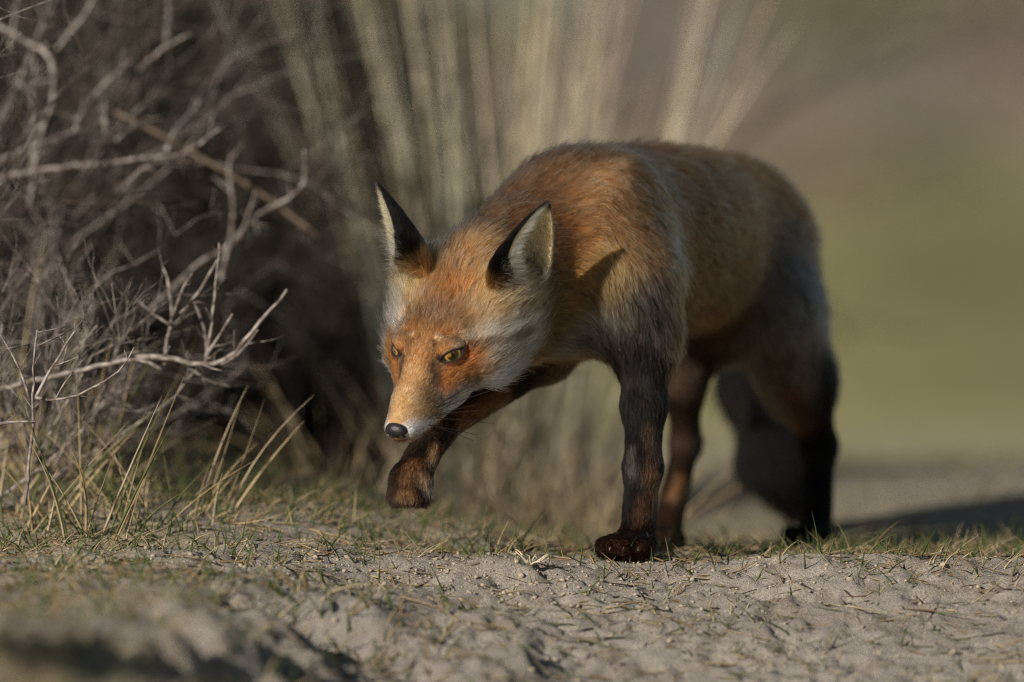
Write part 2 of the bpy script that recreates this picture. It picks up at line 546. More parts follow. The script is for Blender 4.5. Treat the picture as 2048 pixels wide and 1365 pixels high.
# keep the largest piece only is not needed: the volumes all blend; relax the surface a little
def vert_normals(V, Q):
    n = np.cross(V[Q[:, 2]] - V[Q[:, 0]], V[Q[:, 3]] - V[Q[:, 1]])
    N = np.zeros_like(V)
    for i in range(4):
        for c in range(3):
            N[:, c] += np.bincount(Q[:, i], n[:, c], len(V))
    return nrm(N)
def relax(V, Q, it=2, lam=.5):
    for _ in range(it):
        A = np.zeros_like(V)
        C = np.zeros(len(V))
        for i in range(4):
            a, b = Q[:, i], Q[:, (i + 1) % 4]
            for c in range(3):
                A[:, c] += np.bincount(a, V[b, c], len(V)) + np.bincount(b, V[a, c], len(V))
            C += np.bincount(a, minlength=len(V)) + np.bincount(b, minlength=len(V))
        V = V + lam * (A / C[:, None] - V)
    return V
BV = relax(BV, BQ)
BN = vert_normals(BV, BQ)

fox = empty('fox', (float(PX(1270, 1110, .2)[0]), .25, 0.0), 'red fox stalking forward with its head lowered and one forepaw raised', 'fox')

m_skin, N_, L_, b_ = material('fox_underfur')
at_ = N_.new('ShaderNodeAttribute'); at_.attribute_name = 'pelt'
L_.new(at_.outputs['Color'], b_.inputs['Base Color'])
b_.inputs['Roughness'].default_value = .95
b_.inputs['Specular IOR Level'].default_value = .1
body = new_mesh('body', BV, BQ, m_skin, fox)
BVH = BVHTree.FromPolygons(BV.tolist(), BQ.tolist())
def ray(px, py):
    """photo pixel -> first point of the fox's skin on that line of sight"""
    o = Vector((0, -CAM_D, CAM_Z))
    t = Vector(PX(px, py, 0)) - o
    h = BVH.ray_cast(o, t.normalized())
    return None if h[0] is None else np.array(h[0])
# ------------------------------------------------------------------ pelt: colours, lengths and lie of the fur
RUST, OCHRE, STRAW = (.24, .120, .049), (.195, .105, .044), (.52, .37, .19)
ORANGE, BUFF, CREAM = (.31, .105, .024), (.44, .27, .125), (.70, .56, .33)
WHITE, GREY, DGREY = (.74, .71, .66), (.12, .103, .088), (.035, .030, .027)
BLACK, BROWN = (.006, .0048, .0042), (.12, .055, .024)
REG = {  # colour, share of pale-tipped hairs, share of dark hairs, hairs per mm2, hair radius
    'body': (RUST, .26, .34, .68, .00034), 'head': (RUST, .30, .25, 1.25, .00024), 'tail': ((.006, .005, .0045), .0, .5, .30, .00038),
    'fleg': (BLACK, .02, .5, .9, .00022), 'fleg2': ((.030, .017, .010), .10, .45, .9, .00022), 'hleg': (BLACK, .03, .6, .5, .0003),
    'paw': ((.034, .018, .011), .05, .4, 1.3, .00022), 'hleg2': ((.030, .017, .010), .05, .3, .5, .0003), 'thigh': (GREY, .2, .35, .45, .0003)}
D = np.stack([prim_dist(BV, d) for d in PRIMS], 1)
W = np.exp(-(D - D.min(1, keepdims=True)) / .006)
W /= W.sum(1, keepdims=True)
def blend(vals):
    return W @ np.asarray(vals, float)
v_flow = nrm(blend([d['flow'] for d in PRIMS]))
v_len = blend([d['ln'] for d in PRIMS])
v_lift = blend([d['lift'] for d in PRIMS])
v_col = blend([REG[d['reg']][0] for d in PRIMS])
v_wt = blend([REG[d['reg']][1] for d in PRIMS])
v_dk = blend([REG[d['reg']][2] for d in PRIMS])
v_den = blend([REG[d['reg']][3] for d in PRIMS])
v_rad = blend([REG[d['reg']][4] for d in PRIMS])
v_head = blend([1.0 if d['reg'] == 'head' else 0.0 for d in PRIMS])
HEADC = to_head(BV)

def patch(centres, r, col=None, a=1.0, wt=None, dk=None, ln=None, only=None, wob=.35):
    """a marking of the pelt: a soft patch round skin points (metres)"""
    global v_col, v_wt, v_dk, v_len
    d = np.full(len(BV), 9.0)
    for c in centres:
        d = np.minimum(d, np.linalg.norm(BV - c, axis=1))
    d = d * (1 + wob * (fbm(BV * (.9 / r), 3) - .5) * 2)
    w = a * (1 - smooth(.25, 1.65, d / r))
    if only is not None:
        w = w * only
    if col is not None:
        v_col = v_col + w[:, None] * (np.array(col) - v_col)
    if wt is not None:
        v_wt = v_wt + w * (wt - v_wt)
    if dk is not None:
        v_dk = v_dk + w * (dk - v_dk)
    if ln is not None:
        v_len = v_len + w * (ln - v_len)

def along(pts, n):
    out = []
    for (a, b) in zip(pts[:-1], pts[1:]):
        for t in np.linspace(0, 1, n, endpoint=False):
            out.append((a[0] + t * (b[0] - a[0]), a[1] + t * (b[1] - a[1])))
    return out + [pts[-1]]
def mark(pts, r, col=None, mirror=False, n=4, **kw):
    cs = [ray(*p) for p in (along(pts, n) if len(pts) > 1 else pts)]
    cs = [c for c in cs if c is not None]
    if mirror:
        ms = []
        for c in cs:
            h = to_head(c)
            q = HEAD_O + .001 * (h[0] * hF - h[1] * hL + h[2] * hU)
            hit = BVH.find_nearest(Vector(q))[0]
            ms.append(np.array(hit))
        cs = cs + ms
    if cs:
        patch(cs, r / 1000, col, **kw)

# body
mark([(1010, 440), (1100, 360), (1200, 310)], 60, RUST, wt=.32, dk=.3)
mark([(960, 500), (1010, 440)], 30, (.25, .118, .043), wt=.4, dk=.28)
mark([(1180, 420), (1270, 440)], 55, (.235, .115, .044), wt=.36, dk=.3)
mark([(1322, 330), (1340, 420), (1335, 520)], 13, STRAW, a=.35, wt=.45)
mark([(1120, 600), (1170, 600), (1210, 580)], 36, (.29, .18, .07), wt=.28, dk=.3)
mark([(1130, 690), (1170, 670), (1210, 640)], 18, (.36, .32, .27), wt=.5, dk=.2, ln=.022)
mark([(1290, 590), (1300, 640), (1270, 680)], 26, GREY, wt=.35, dk=.4)
mark([(1190, 690), (1240, 690)], 24, DGREY, a=.8, wt=.35, dk=.5)
mark([(1285, 720), (1285, 770)], 22, (.014, .0115, .010), wt=.06, dk=.5)
mark([(1340, 300), (1420, 310), (1500, 330)], 46, (.31, .115, .030), wt=.12, dk=.2)  # rust pelt, painted brighter for the sun grazing the upper back
mark([(1400, 380), (1480, 360)], 34, RUST, wt=.18, dk=.25)
mark([(1430, 470), (1450, 560)], 50, OCHRE, wt=.12, dk=.3)
mark([(1400, 330), (1440, 380)], 14, BROWN, a=.6, dk=.5)
mark([(1560, 350 + 30), (1530, 345)], 34, (.25, .105, .034), wt=.12, dk=.25)
mark([(1575, 500), (1590, 570), (1600, 640)], 46, (.14, .115, .09), wt=.32, dk=.35, a=.85)
mark([(1390, 640), (1430, 645)], 16, (.26, .11, .034), wt=.1)
mark([(1560, 680), (1590, 760)], 32, (.17, .135, .10), wt=.25, dk=.3)
mark([(1585, 800), (1610, 850)], 16, (.15, .075, .038), wt=.05)
mark([(1650, 720), (1655, 800)], 16, BLACK, wt=.05)
mark([(1468, 770), (1480, 820)], 8, (.07, .055, .045), wt=.2, a=.5)  # sunlit patch of the tail painted into the pelt colour
# legs: black stockings with rusty patches
mark([(1300, 860), (1310, 900), (1295, 950)], 8, (.09, .055, .036), wt=.2, a=.6)
mark([(1262, 900), (1262, 940)], 6, (.11, .10, .09), a=.6, wt=.25)
mark([(1312, 940), (1310, 980)], 7, (.16, .075, .03), wt=.1, a=.7)
mark([(1300, 1000), (1285, 1030)], 9, (.10, .05, .028), a=.6)
mark([(1235, 1085), (1262, 1092), (1290, 1090)], 15, (.040, .020, .012), a=.6, dk=.4)
mark([(1365, 960), (1350, 990)], 8, (.16, .09, .046), wt=.12)
mark([(1360, 720), (1370, 780)], 20, (.045, .027, .016), wt=.08)
mark([(1010, 790), (960, 815), (930, 838)], 13, (.20, .09, .034), wt=.12, dk=.25)
mark([(820, 935), (845, 925), (812, 960)], 8, (.14, .078, .040), wt=.15, a=.85)
mark([(870, 900), (868, 915)], 6, (.42, .27, .14), wt=.3)
mark([(855, 885), (840, 905)], 7, BLACK, a=.8)
mark([(850, 955), (855, 975)], 7, (.42, .30, .20), wt=.3, a=.8)
mark([(800, 990), (820, 992)], 7, (.30, .18, .10), a=.6, wt=.3)
# head
hd = v_head
patch([HP(f, s * 6, -34) for f in (66, 54, 42, 30) for s in (1, -1)], .0065, (.6, .57, .52), wt=.3, dk=.05, only=hd)
mark([(900, 560), (880, 620), (930, 520)], 40, (.19, .096, .040), mirror=True, wt=.52, dk=.34, only=hd)
mark([(930, 500), (960, 470)], 26, (.235, .118, .046), mirror=True, wt=.42, dk=.3, only=hd)
mark([(960, 560), (985, 600), (950, 610)], 20, (.30, .16, .062), mirror=True, wt=.45, dk=.28, only=hd)
mark([(860, 560), (900, 585)], 12, (.40, .14, .035), mirror=True, wt=.2, dk=.2, only=hd, a=.7)
mark([(845, 700), (835, 740), (820, 780), (805, 820)], 17, (.41, .225, .092), mirror=True, wt=.22, dk=.04, only=hd)
mark([(850, 720), (858, 690)], 11, (.30, .14, .05), mirror=True, wt=.2, dk=.25, only=hd)
mark([(800, 800), (796, 825)], 10, BUFF, mirror=True, wt=.2, only=hd)
mark([(960, 640), (1010, 625), (1060, 620)], 20, (.32, .185, .085), mirror=True, wt=.48, dk=.28, only=hd)
mark([(960, 690), (1000, 690), (1050, 690)], 17, (.46, .36, .27), mirror=True, wt=.66, dk=.3, only=hd)
mark([(935, 728), (948, 708), (905, 745)], 9.5, (.27, .098, .026), mirror=True, wt=.1, dk=.22, only=hd)
mark([(880, 668), (905, 672)], 8, (.22, .092, .030), mirror=True, wt=.16, dk=.25, only=hd)
mark([(905, 760), (890, 770)], 8, (.30, .115, .032), mirror=True, wt=.12, dk=.15, only=hd)
mark([(905, 808), (930, 790), (968, 772), (1010, 755), (1060, 722)], 13.5, WHITE, mirror=True, wt=.6, dk=.0, only=hd, n=6)
mark([(960, 785), (1000, 775), (1050, 750)], 16, (.72, .70, .68), mirror=True, wt=.5, dk=.05, only=hd)
mark([(945, 690), (985, 694), (1020, 688), (1055, 676)], 4.5, (.13, .075, .045), mirror=True, a=.75, dk=.5, only=hd, n=6, wt=.3)
mark([(866, 728), (868, 750), (874, 772)], 5, (.045, .028, .02), mirror=True, a=.85, wt=.0, dk=.4, only=hd)
mark([(866, 690), (862, 705)], 4, (.10, .05, .025), mirror=True, a=.7, wt=.0, only=hd)
mark([(872, 806), (890, 798), (905, 788)], 8.5, (.07, .045, .035), mirror=True, a=.9, dk=.4, wt=.1, only=hd)
mark([(860, 810), (850, 790)], 8, (.32, .19, .10), mirror=True, a=.5, dk=.2, only=hd)
mark([(816, 863), (826, 857), (848, 855), (868, 848), (888, 836)], 6.5, WHITE, mirror=True, wt=.4, dk=.0, only=hd)
mark([(806, 800), (815, 822), (830, 810)], 8, (.40, .24, .11), mirror=True, wt=.25, dk=.1, only=hd)
mark([(874, 678), (875, 688)], 2.8, CREAM, mirror=True, wt=.3, dk=0, only=hd, a=.75)
mark([(1000, 555), (1040, 560), (1060, 590)], 22, (.40, .25, .105), mirror=True, wt=.38, dk=.2, only=hd)
mark([(1005, 578), (1020, 568)], 5, (.05, .035, .03), mirror=True, a=.8, dk=.5, only=hd)
mark([(795, 600), (792, 640)], 9, (.60, .50, .40), a=.6, wt=.6, dk=.1, only=hd)
LIPS = ((HEADC[:, 2] < -29) & (HEADC[:, 0] > 8)).astype(float)
patch([HP(60 - 44 * t, s * (10 + 15 * t), -37 - 13 * t) for s in (1, -1) for t in np.linspace(-.05, 1.12, 14)], .0055, (.010, .008, .008), a=.97, wt=0, dk=.4, only=hd)

patch([HP(75, 4, -27), HP(75, -4, -27), HP(70, 0, -31)], .006, (.50, .47, .43), wt=.2, dk=0, only=hd)
mark([(892, 772), (905, 756), (928, 750)], 7.5, (.26, .10, .028), mirror=True, wt=.1, dk=.2, only=hd)
nose_tip = HP(84, 0, -15)
# keep bare: eye openings and nose leather
bare = np.zeros(len(BV))
EYE_H = []
for e in EYES:
    E = e['E']
    h = nrm(-0.62 * hF + e['s'] * .78 * hL)
    h = nrm(h - E * (h @ E))
    v = np.cross(E, h) * e['s']
    if v @ hU < 0:
        v = -v
    e['h'], e['v'] = h, v
    q = BV - e['C']
    a, b, c = q @ h, q @ v, q @ E
    bare = np.maximum(bare, ((np.abs(a) < .0122) & (np.where(b > 0, b / .0056, -b / .0068) < np.sqrt(np.clip(1 - (a / .0122) ** 2, 0, 1))) & (c > 0)).astype(float))
bare = np.maximum(bare, (np.linalg.norm((BV - nose_tip), axis=1) < .0125).astype(float))
v_den = np.where(bare > .5, 0.0, v_den)
# shorter fur towards the nose and round the eyes
v_len = np.where(v_head > .5, np.clip(v_len, .0046, .02) * (0.72 + .28 * smooth(70, -25, HEADC[:, 0])), v_len)
for e in EYES:
    dd = np.linalg.norm(BV - (e['C'] + e['E'] * .008), axis=1)
    v_len *= .62 + .38 * smooth(.008, .03, dd)
for s_ in (1, -1):
    dm = np.min([np.linalg.norm(BV - HP(60 - 44 * t, s_ * (10 + 15 * t), -37 - 13 * t), axis=1) for t in np.linspace(0, 1, 12)], 0)
    v_len = v_len * (.35 + .65 * smooth(.003, .010, dm))
# fewer hairs where the fur can never face this way, more at the muzzle
v_den = v_den * np.where(v_head > .5, 1 + 1.3 * smooth(-10, 60, HEADC[:, 0]), 1.0)
v_den = v_den * np.where(BN[:, 1] > .35, .45, 1.0)
v_den = v_den * np.where((BV[:, 1] > .33) & (v_head < .5), .75, 1.0)

def strand_set(V, Q, N, den, flow, ln, lift, rad, col, wt, dk, clump=.25, seed=1, npts=5, clump_scale=90.0, clump_cell=.0022):
    """scatter hairs over a surface -> points (n,npts,3), colours (n,npts,3), radius (n,)"""
    r = np.random.default_rng(seed)
    tri = np.concatenate([Q[:, [0, 1, 2]], Q[:, [0, 2, 3]]])
    A = .5 * np.linalg.norm(np.cross(V[tri[:, 1]] - V[tri[:, 0]], V[tri[:, 2]] - V[tri[:, 0]]), axis=1)
    exp = A * 1e6 * den[tri].mean(1)
    cnt = np.floor(exp + r.random(len(exp))).astype(int)
    T = np.repeat(tri, cnt, axis=0)
    n = len(T)
    u, v = r.random(n), r.random(n)
    f = u + v > 1
    u[f], v[f] = 1 - u[f], 1 - v[f]
    bc = np.stack([1 - u - v, u, v], 1)
    def at(x):
        return np.einsum('ij,ij...->i...', bc, x[T])
    P, n_ = at(V), nrm(at(N))
    fl = at(flow)
    nz = np.stack([vnoise(P * clump_scale + o) for o in (0.0, 31.7, 77.1)], 1) - .5
    nz2 = np.stack([vnoise(P * clump_scale * 3.1 + o) for o in (5.0, 41.7, 97.1)], 1) - .5
    fl = nrm(fl) + nz * clump * 2.2 + nz2 * clump * 1.2 + r.normal(0, .07, (n, 3))
    t = nrm(fl - n_ * np.einsum('ij,ij->i', fl, n_)[:, None])
    L = at(ln) * r.uniform(.7, 1.2, n) * (1 + .35 * nz[:, 0])
    lf = at(lift) * r.uniform(.6, 1.4, n)
    d0 = t * np.cos(lf)[:, None] + n_ * np.sin(lf)[:, None]
    d1 = nrm(t * .95 + n_ * (.02 + .25 * (lf - .3) + .20 * (1 - smooth(.004, .012, L)))[:, None] + nz2 * clump * .8 + np.array([0, 0, -.08]))
    s = np.linspace(0, 1, npts)[None, :, None]
    pts = P[:, None] - n_[:, None] * (.0006 * np.clip(at(ln) / .02, 0, 1))[:, None, None] + L[:, None, None] * (d0[:, None] * s * (1 - .5 * s) + d1[:, None] * .5 * s * s)
    # locks: neighbouring hairs lean together and share a tone
    cell = clump_cell * (.6 + .9 * np.clip(at(ln) / .024, 0, 1.2))
    J = P + nz2 * cell[:, None] * .9 + nz * cell[:, None] * .6
    key = np.floor(J / np.round(cell, 4)[:, None]).astype(np.int64)
    kid = (key[:, 0] * 73856093) ^ (key[:, 1] * 19349663) ^ (key[:, 2] * 83492791)
    _, inv, num = np.unique(kid, return_inverse=True, return_counts=True)
    tipm = np.stack([np.bincount(inv, pts[:, -1, i]) for i in range(3)], 1) / num[:, None]
    pull = (tipm[inv] - pts[:, -1])
    pl = np.linalg.norm(pull, axis=1, keepdims=True)
    pull = pull * np.minimum(1, .5 * L[:, None] / np.maximum(pl, 1e-6)) * r.uniform(.35, .8, (n, 1))
    pts = pts + pull[:, None] * (s ** 1.5)
    ck = r.random(len(num))
    ck2 = r.normal(0, 1, len(num))
    c = at(col) * np.exp(r.normal(0, .26, (n, 1)) + .36 * ck2[inv][:, None])
    c = np.clip(c, 0, .95)
    isw = (.6 * ck[inv] + .4 * r.random(n)) < at(wt) * (.75 + .5 * vnoise(P * 60.0)) * .93
    isd = ((.5 * ck[inv] + .5 * r.random(n)) > 1 - at(dk) * .8) & ~isw
    lum = c.mean(1, keepdims=True)
    tip = np.where(isw[:, None], np.clip(c * .7 + np.array([.62, .53, .40]) * np.clip(lum * 7.0 - .12, .03, 1.0), 0, .85), c * 1.08)
    tip = np.where(isd[:, None], c * .22, tip)
    root = np.where(isd[:, None], c * .3, c * .38)
    mid = np.where(isd[:, None], c * .30, c)
    ss = np.linspace(0, 1, npts)
    cols = np.empty((n, npts, 3))
    for i, x in enumerate(ss):
        cols[:, i] = root + (mid - root) * min(1, x / .45) if x <= .45 else mid + (tip - mid) * smooth(.45, .85, np.array(x))
    return pts, cols, at(rad) * r.uniform(.7, 1.3, n)

m_hair = bpy.data.materials.new('fox_hair')
m_hair.use_nodes = True
nt = m_hair.node_tree
nt.nodes.clear()
ho = nt.nodes.new('ShaderNodeOutputMaterial')
hb = nt.nodes.new('ShaderNodeBsdfHairPrincipled')
hb.model = 'CHIANG'
hb.parametrization = 'COLOR'
ha = nt.nodes.new('ShaderNodeAttribute')
ha.attribute_name = 'hair_colour'
nt.links.new(ha.outputs['Color'], hb.inputs['Color'])
hb.inputs['Roughness'].default_value = .40
hb.inputs['IOR'].default_value = 1.2
hb.inputs['Radial Roughness'].default_value = .55
hb.inputs['Coat'].default_value = 0.0
nt.links.new(hb.outputs[0], ho.inputs['Surface'])

def hair_object(name, sets, parent):
    n = [s[0].shape[:2] for s in sets]
    tot = sum(a for a, b in n)
    k = n[0][1]
    hc = bpy.data.hair_curves.new(name)
    hc.add_curves([k] * tot)
    P = np.concatenate([s[0] for s in sets]).astype(np.float32)
    C = np.concatenate([s[1] for s in sets]).astype(np.float32)
    R = np.concatenate([s[2] for s in sets]).astype(np.float32)
    hc.attributes['position'].data.foreach_set('vector', P.ravel())
    rad = np.clip(R[:, None] * np.linspace(1.0, .12, k)[None, :] ** .8, 1e-6, None).astype(np.float32)
    a = hc.attributes.get('radius') or hc.attributes.new('radius', 'FLOAT', 'POINT')
    a.data.foreach_set('value', rad.ravel())
    a = hc.attributes.new('hair_colour', 'FLOAT_COLOR', 'POINT')
    c4 = np.ones((tot, k, 4), np.float32)
    c4[..., :3] = C
    a.data.foreach_set('color', c4.ravel())
    hc.materials.append(m_hair)
    o = bpy.data.objects.new(name, hc)
    COL.objects.link(o)
    set_parent(o, parent)
    print('HAIRS', name, tot)
    return o

add_color_attr(body.data, 'pelt', v_col * .75)
coat = strand_set(BV, BQ, BN, v_den, v_flow, v_len, v_lift, v_rad, v_col, v_wt, v_dk)
# long loose guard hairs that break the outline
bodyw = (v_head < .5) & (v_len > .012)
guard = strand_set(BV, BQ, BN, np.where(bodyw, .045, np.where((v_head > .5) & (v_len > .008), .15, 0.0)), v_flow, v_len * 1.4, v_lift * 1.5, v_rad * .8, v_col * .8, v_wt * 1.2, np.clip(v_dk * 1.8, 0, .7), seed=3, clump=.35)
fur = hair_object('fur', [coat, guard], fox)

# ------------------------------------------------------------------ ears
def make_ear(s, base, tip, opening, r0):
    B, T = HP(*base), HP(*tip)
    A = nrm(T - B)
    Ln = np.linalg.norm(T - B)
    O = opening[0] * hF + s * opening[1] * hL + opening[2] * hU
    O = nrm(O - A * (O @ A))
    Sd = np.cross(A, O)                       # across the opening
    s_lat = 1 if (Sd @ hF) < 0 else -1        # sign of the rear-lateral rim
    nt_, na = 26, 29
    th = .0022
    def pos(t, a, inner):
        w = r0 * np.interp(t, [-.2, 0, .18, .35, .6, .8, .93, 1.0], [.55, .86, 1.0, 1.0, .79, .50, .25, .09])
        am = math.radians(np.interp(t, [-.2, .1, .3, .6, 1.0], [150, 128, 104, 88, 80]))
        am *= 1.28 if a * s_lat < 0 else .92
        x = math.sin(a * am)
        y = -math.cos(a * am)
        c = B + A * Ln * (t + .04 * (abs(a) ** 2) * (1 - t) * -1.2) + O * (w * .30) - O * Ln * .10 * (t ** 2) * -0.6
        n = Sd * x + O * y
        return c + (Sd * x * w + O * y * w * .42) - (n * th * (1.15 - .6 * max(t, 0)) if inner else 0)
    ts = np.linspace(-.2, 1.0, nt_)
    as_ = np.linspace(-1, 1, na)
    V = [pos(t, a, False) for t in ts for a in as_] + [pos(t, a, True) for t in ts for a in as_]
    F = []
    M = nt_ * na
    for i in range(nt_ - 1):
        for j in range(na - 1):
            q = [i * na + j, i * na + j + 1, (i + 1) * na + j + 1, (i + 1) * na + j]
            F.append(q)
            F.append([M + k for k in q[::-1]])
        for j in (0, na - 1):
            q = [i * na + j, (i + 1) * na + j, M + (i + 1) * na + j, M + i * na + j]
            F.append(q if j == 0 else q[::-1])
    for j in range(na - 1):
        F.append([(nt_ - 1) * na + j, (nt_ - 1) * na + j + 1, M + (nt_ - 1) * na + j + 1, M + (nt_ - 1) * na + j])
    V, F = np.array(V), np.array(F)
    N = vert_normals(V, F)
    c = V[:M].mean(0)
    if np.einsum('ij,ij->i', N[:M], V[:M] - (B + np.outer((V[:M] - B) @ A, A) + O * r0 * .3)).mean() < 0:
        F = F[:, ::-1].copy()
        N = vert_normals(V, F)
    tt = np.repeat(ts, na)
    aa = np.tile(as_, nt_)
    outc = np.array(BLACK) * .8 + 0 * V[:M]
    k = 1 - smooth(-.10, .14, tt + .12 * (fbm(V[:M] * 120, 2) - .5))
    outc = outc + k[:, None] * (np.array((.27, .145, .055)) - outc)
    edge = smooth(.90, 1.0, aa * s_lat)[:, None] * (1 - smooth(.80, .97, tt))[:, None]
    outc = outc + edge * (np.array((.55, .47, .36)) - outc)
    inc = np.array((.84, .68, .40)) + 0 * V[:M]
    deep = .35 * (1 - smooth(.1, .4, np.abs(aa - .25))) * (1 - smooth(.55, .9, tt))  # ear cavity's shade painted as a darker stripe inside
    inc = inc + deep[:, None] * (np.array((.42, .32, .22)) - inc)
    topd = smooth(.86, .97, tt)[:, None]
    inc = inc + topd * (np.array((.06, .05, .045)) - inc)
    col = np.concatenate([outc, inc])
    ln = np.concatenate([np.interp(tt, [-.2, .1, .25, .5, 1], [.015, .013, .008, .0042, .003]), np.interp(tt, [-.2, .3, .8, 1], [.016, .014, .007, .0035]) * (.7 + .9 * smooth(.1, -.5, aa * s_lat))])
    fl_o = A[None] + 0 * V[:M]
    front = smooth(.1, -.5, aa * s_lat)
    fl_i = A[None] * .6 + Sd[None] * (s_lat * (front * .9 - (1 - front) * .5))[:, None] + O[None] * (.15 + .35 * front)[:, None]
    flow = np.concatenate([fl_o, fl_i])
    den = np.concatenate([np.full(M, 3.2), np.full(M, 2.6)]) * np.where(np.concatenate([tt, tt]) < -.05, .4, 1)
    lift = np.concatenate([np.full(M, .28), .35 + .45 * np.abs(aa)])
    wt = np.concatenate([np.full(M, .03), np.full(M, .12)])
    dk = np.concatenate([np.full(M, .3), np.full(M, .02)])
    o = new_mesh('ear', V, F, m_skin, fox)
    add_color_attr(o.data, 'pelt', col * .8)
    hs = strand_set(V, F, N, den, flow, ln, lift, np.full(2 * M, .00012), col, wt, dk, seed=20 + s, clump=.18)
    hair_object('ear_fur', [hs], o)
    return o
make_ear(1, (-84, 47, 2), (-133, 84, 60), (.30, .80, .34), .0285)
make_ear(-1, (-92, -40, 4), (-136, -82, 60), (.64, .70, .33), .037)

# ------------------------------------------------------------------ eyes
m_eye, N_, L_, b_ = material('fox_eye')
tc = N_.new('ShaderNodeTexCoord')
sx = N_.new('ShaderNodeSeparateXYZ')
L_.new(tc.outputs['Object'], sx.inputs[0])
def math_node(op, a, b=None):
    m = N_.new('ShaderNodeMath')
    m.operation = op
    for i, v in enumerate((a, b)):
        if v is None:
            continue
        if isinstance(v, (int, float)):
            m.inputs[i].default_value = v
        else:
            L_.new(v, m.inputs[i])
    return m.outputs[0]
r2 = math_node('ADD', math_node('POWER', sx.outputs['X'], 2), math_node('POWER', sx.outputs['Y'], 2))
rr = math_node('SQRT', r2)
iris = N_.new('ShaderNodeValToRGB')
el = iris.color_ramp.elements
for p, c in ((.0, (.17, .07, .012)), (.40, (.27, .125, .022)), (.70, (.37, .205, .052)), (.92, (.28, .15, .04)), (.97, (.02, .012, .008)), (1.0, (.03, .02, .016))):
    e_ = el[0] if p == 0 else el[len(el) - 1] if p == 1 else el.new(p)
    e_.color = (*c, 1)
L_.new(math_node('DIVIDE', rr, .0078), iris.inputs['Fac'])
zn = N_.new('ShaderNodeTexNoise')
zn.inputs['Scale'].default_value = 900
L_.new(tc.outputs['Object'], zn.inputs['Vector'])
mxn = N_.new('ShaderNodeMix'); mxn.data_type = 'RGBA'; mxn.blend_type = 'MULTIPLY'
mxn.inputs['Factor'].default_value = .5
L_.new(iris.outputs['Color'], mxn.inputs['A']); L_.new(zn.outputs['Color'], mxn.inputs['B'])
slit = math_node('ADD', math_node('POWER', math_node('DIVIDE', sx.outputs['X'], .0011), 2), math_node('POWER', math_node('DIVIDE', sx.outputs['Y'], .0042), 2))
pup = math_node('LESS_THAN', slit, 1.0)
mxp = N_.new('ShaderNodeMix'); mxp.data_type = 'RGBA'
L_.new(pup, mxp.inputs['Factor']); L_.new(mxn.outputs['Result'], mxp.inputs['A'])
mxp.inputs['B'].default_value = (.004, .003, .003, 1)
L_.new(mxp.outputs['Result'], b_.inputs['Base Color'])
b_.inputs['Roughness'].default_value = .25
m_lid, N_, L_, b_ = material('eyelid_skin')
at_ = N_.new('ShaderNodeAttribute'); at_.attribute_name = 'pelt'
L_.new(at_.outputs['Color'], b_.inputs['Base Color'])
b_.inputs['Roughness'].default_value = .6
b_.inputs['Specular IOR Level'].default_value = .25

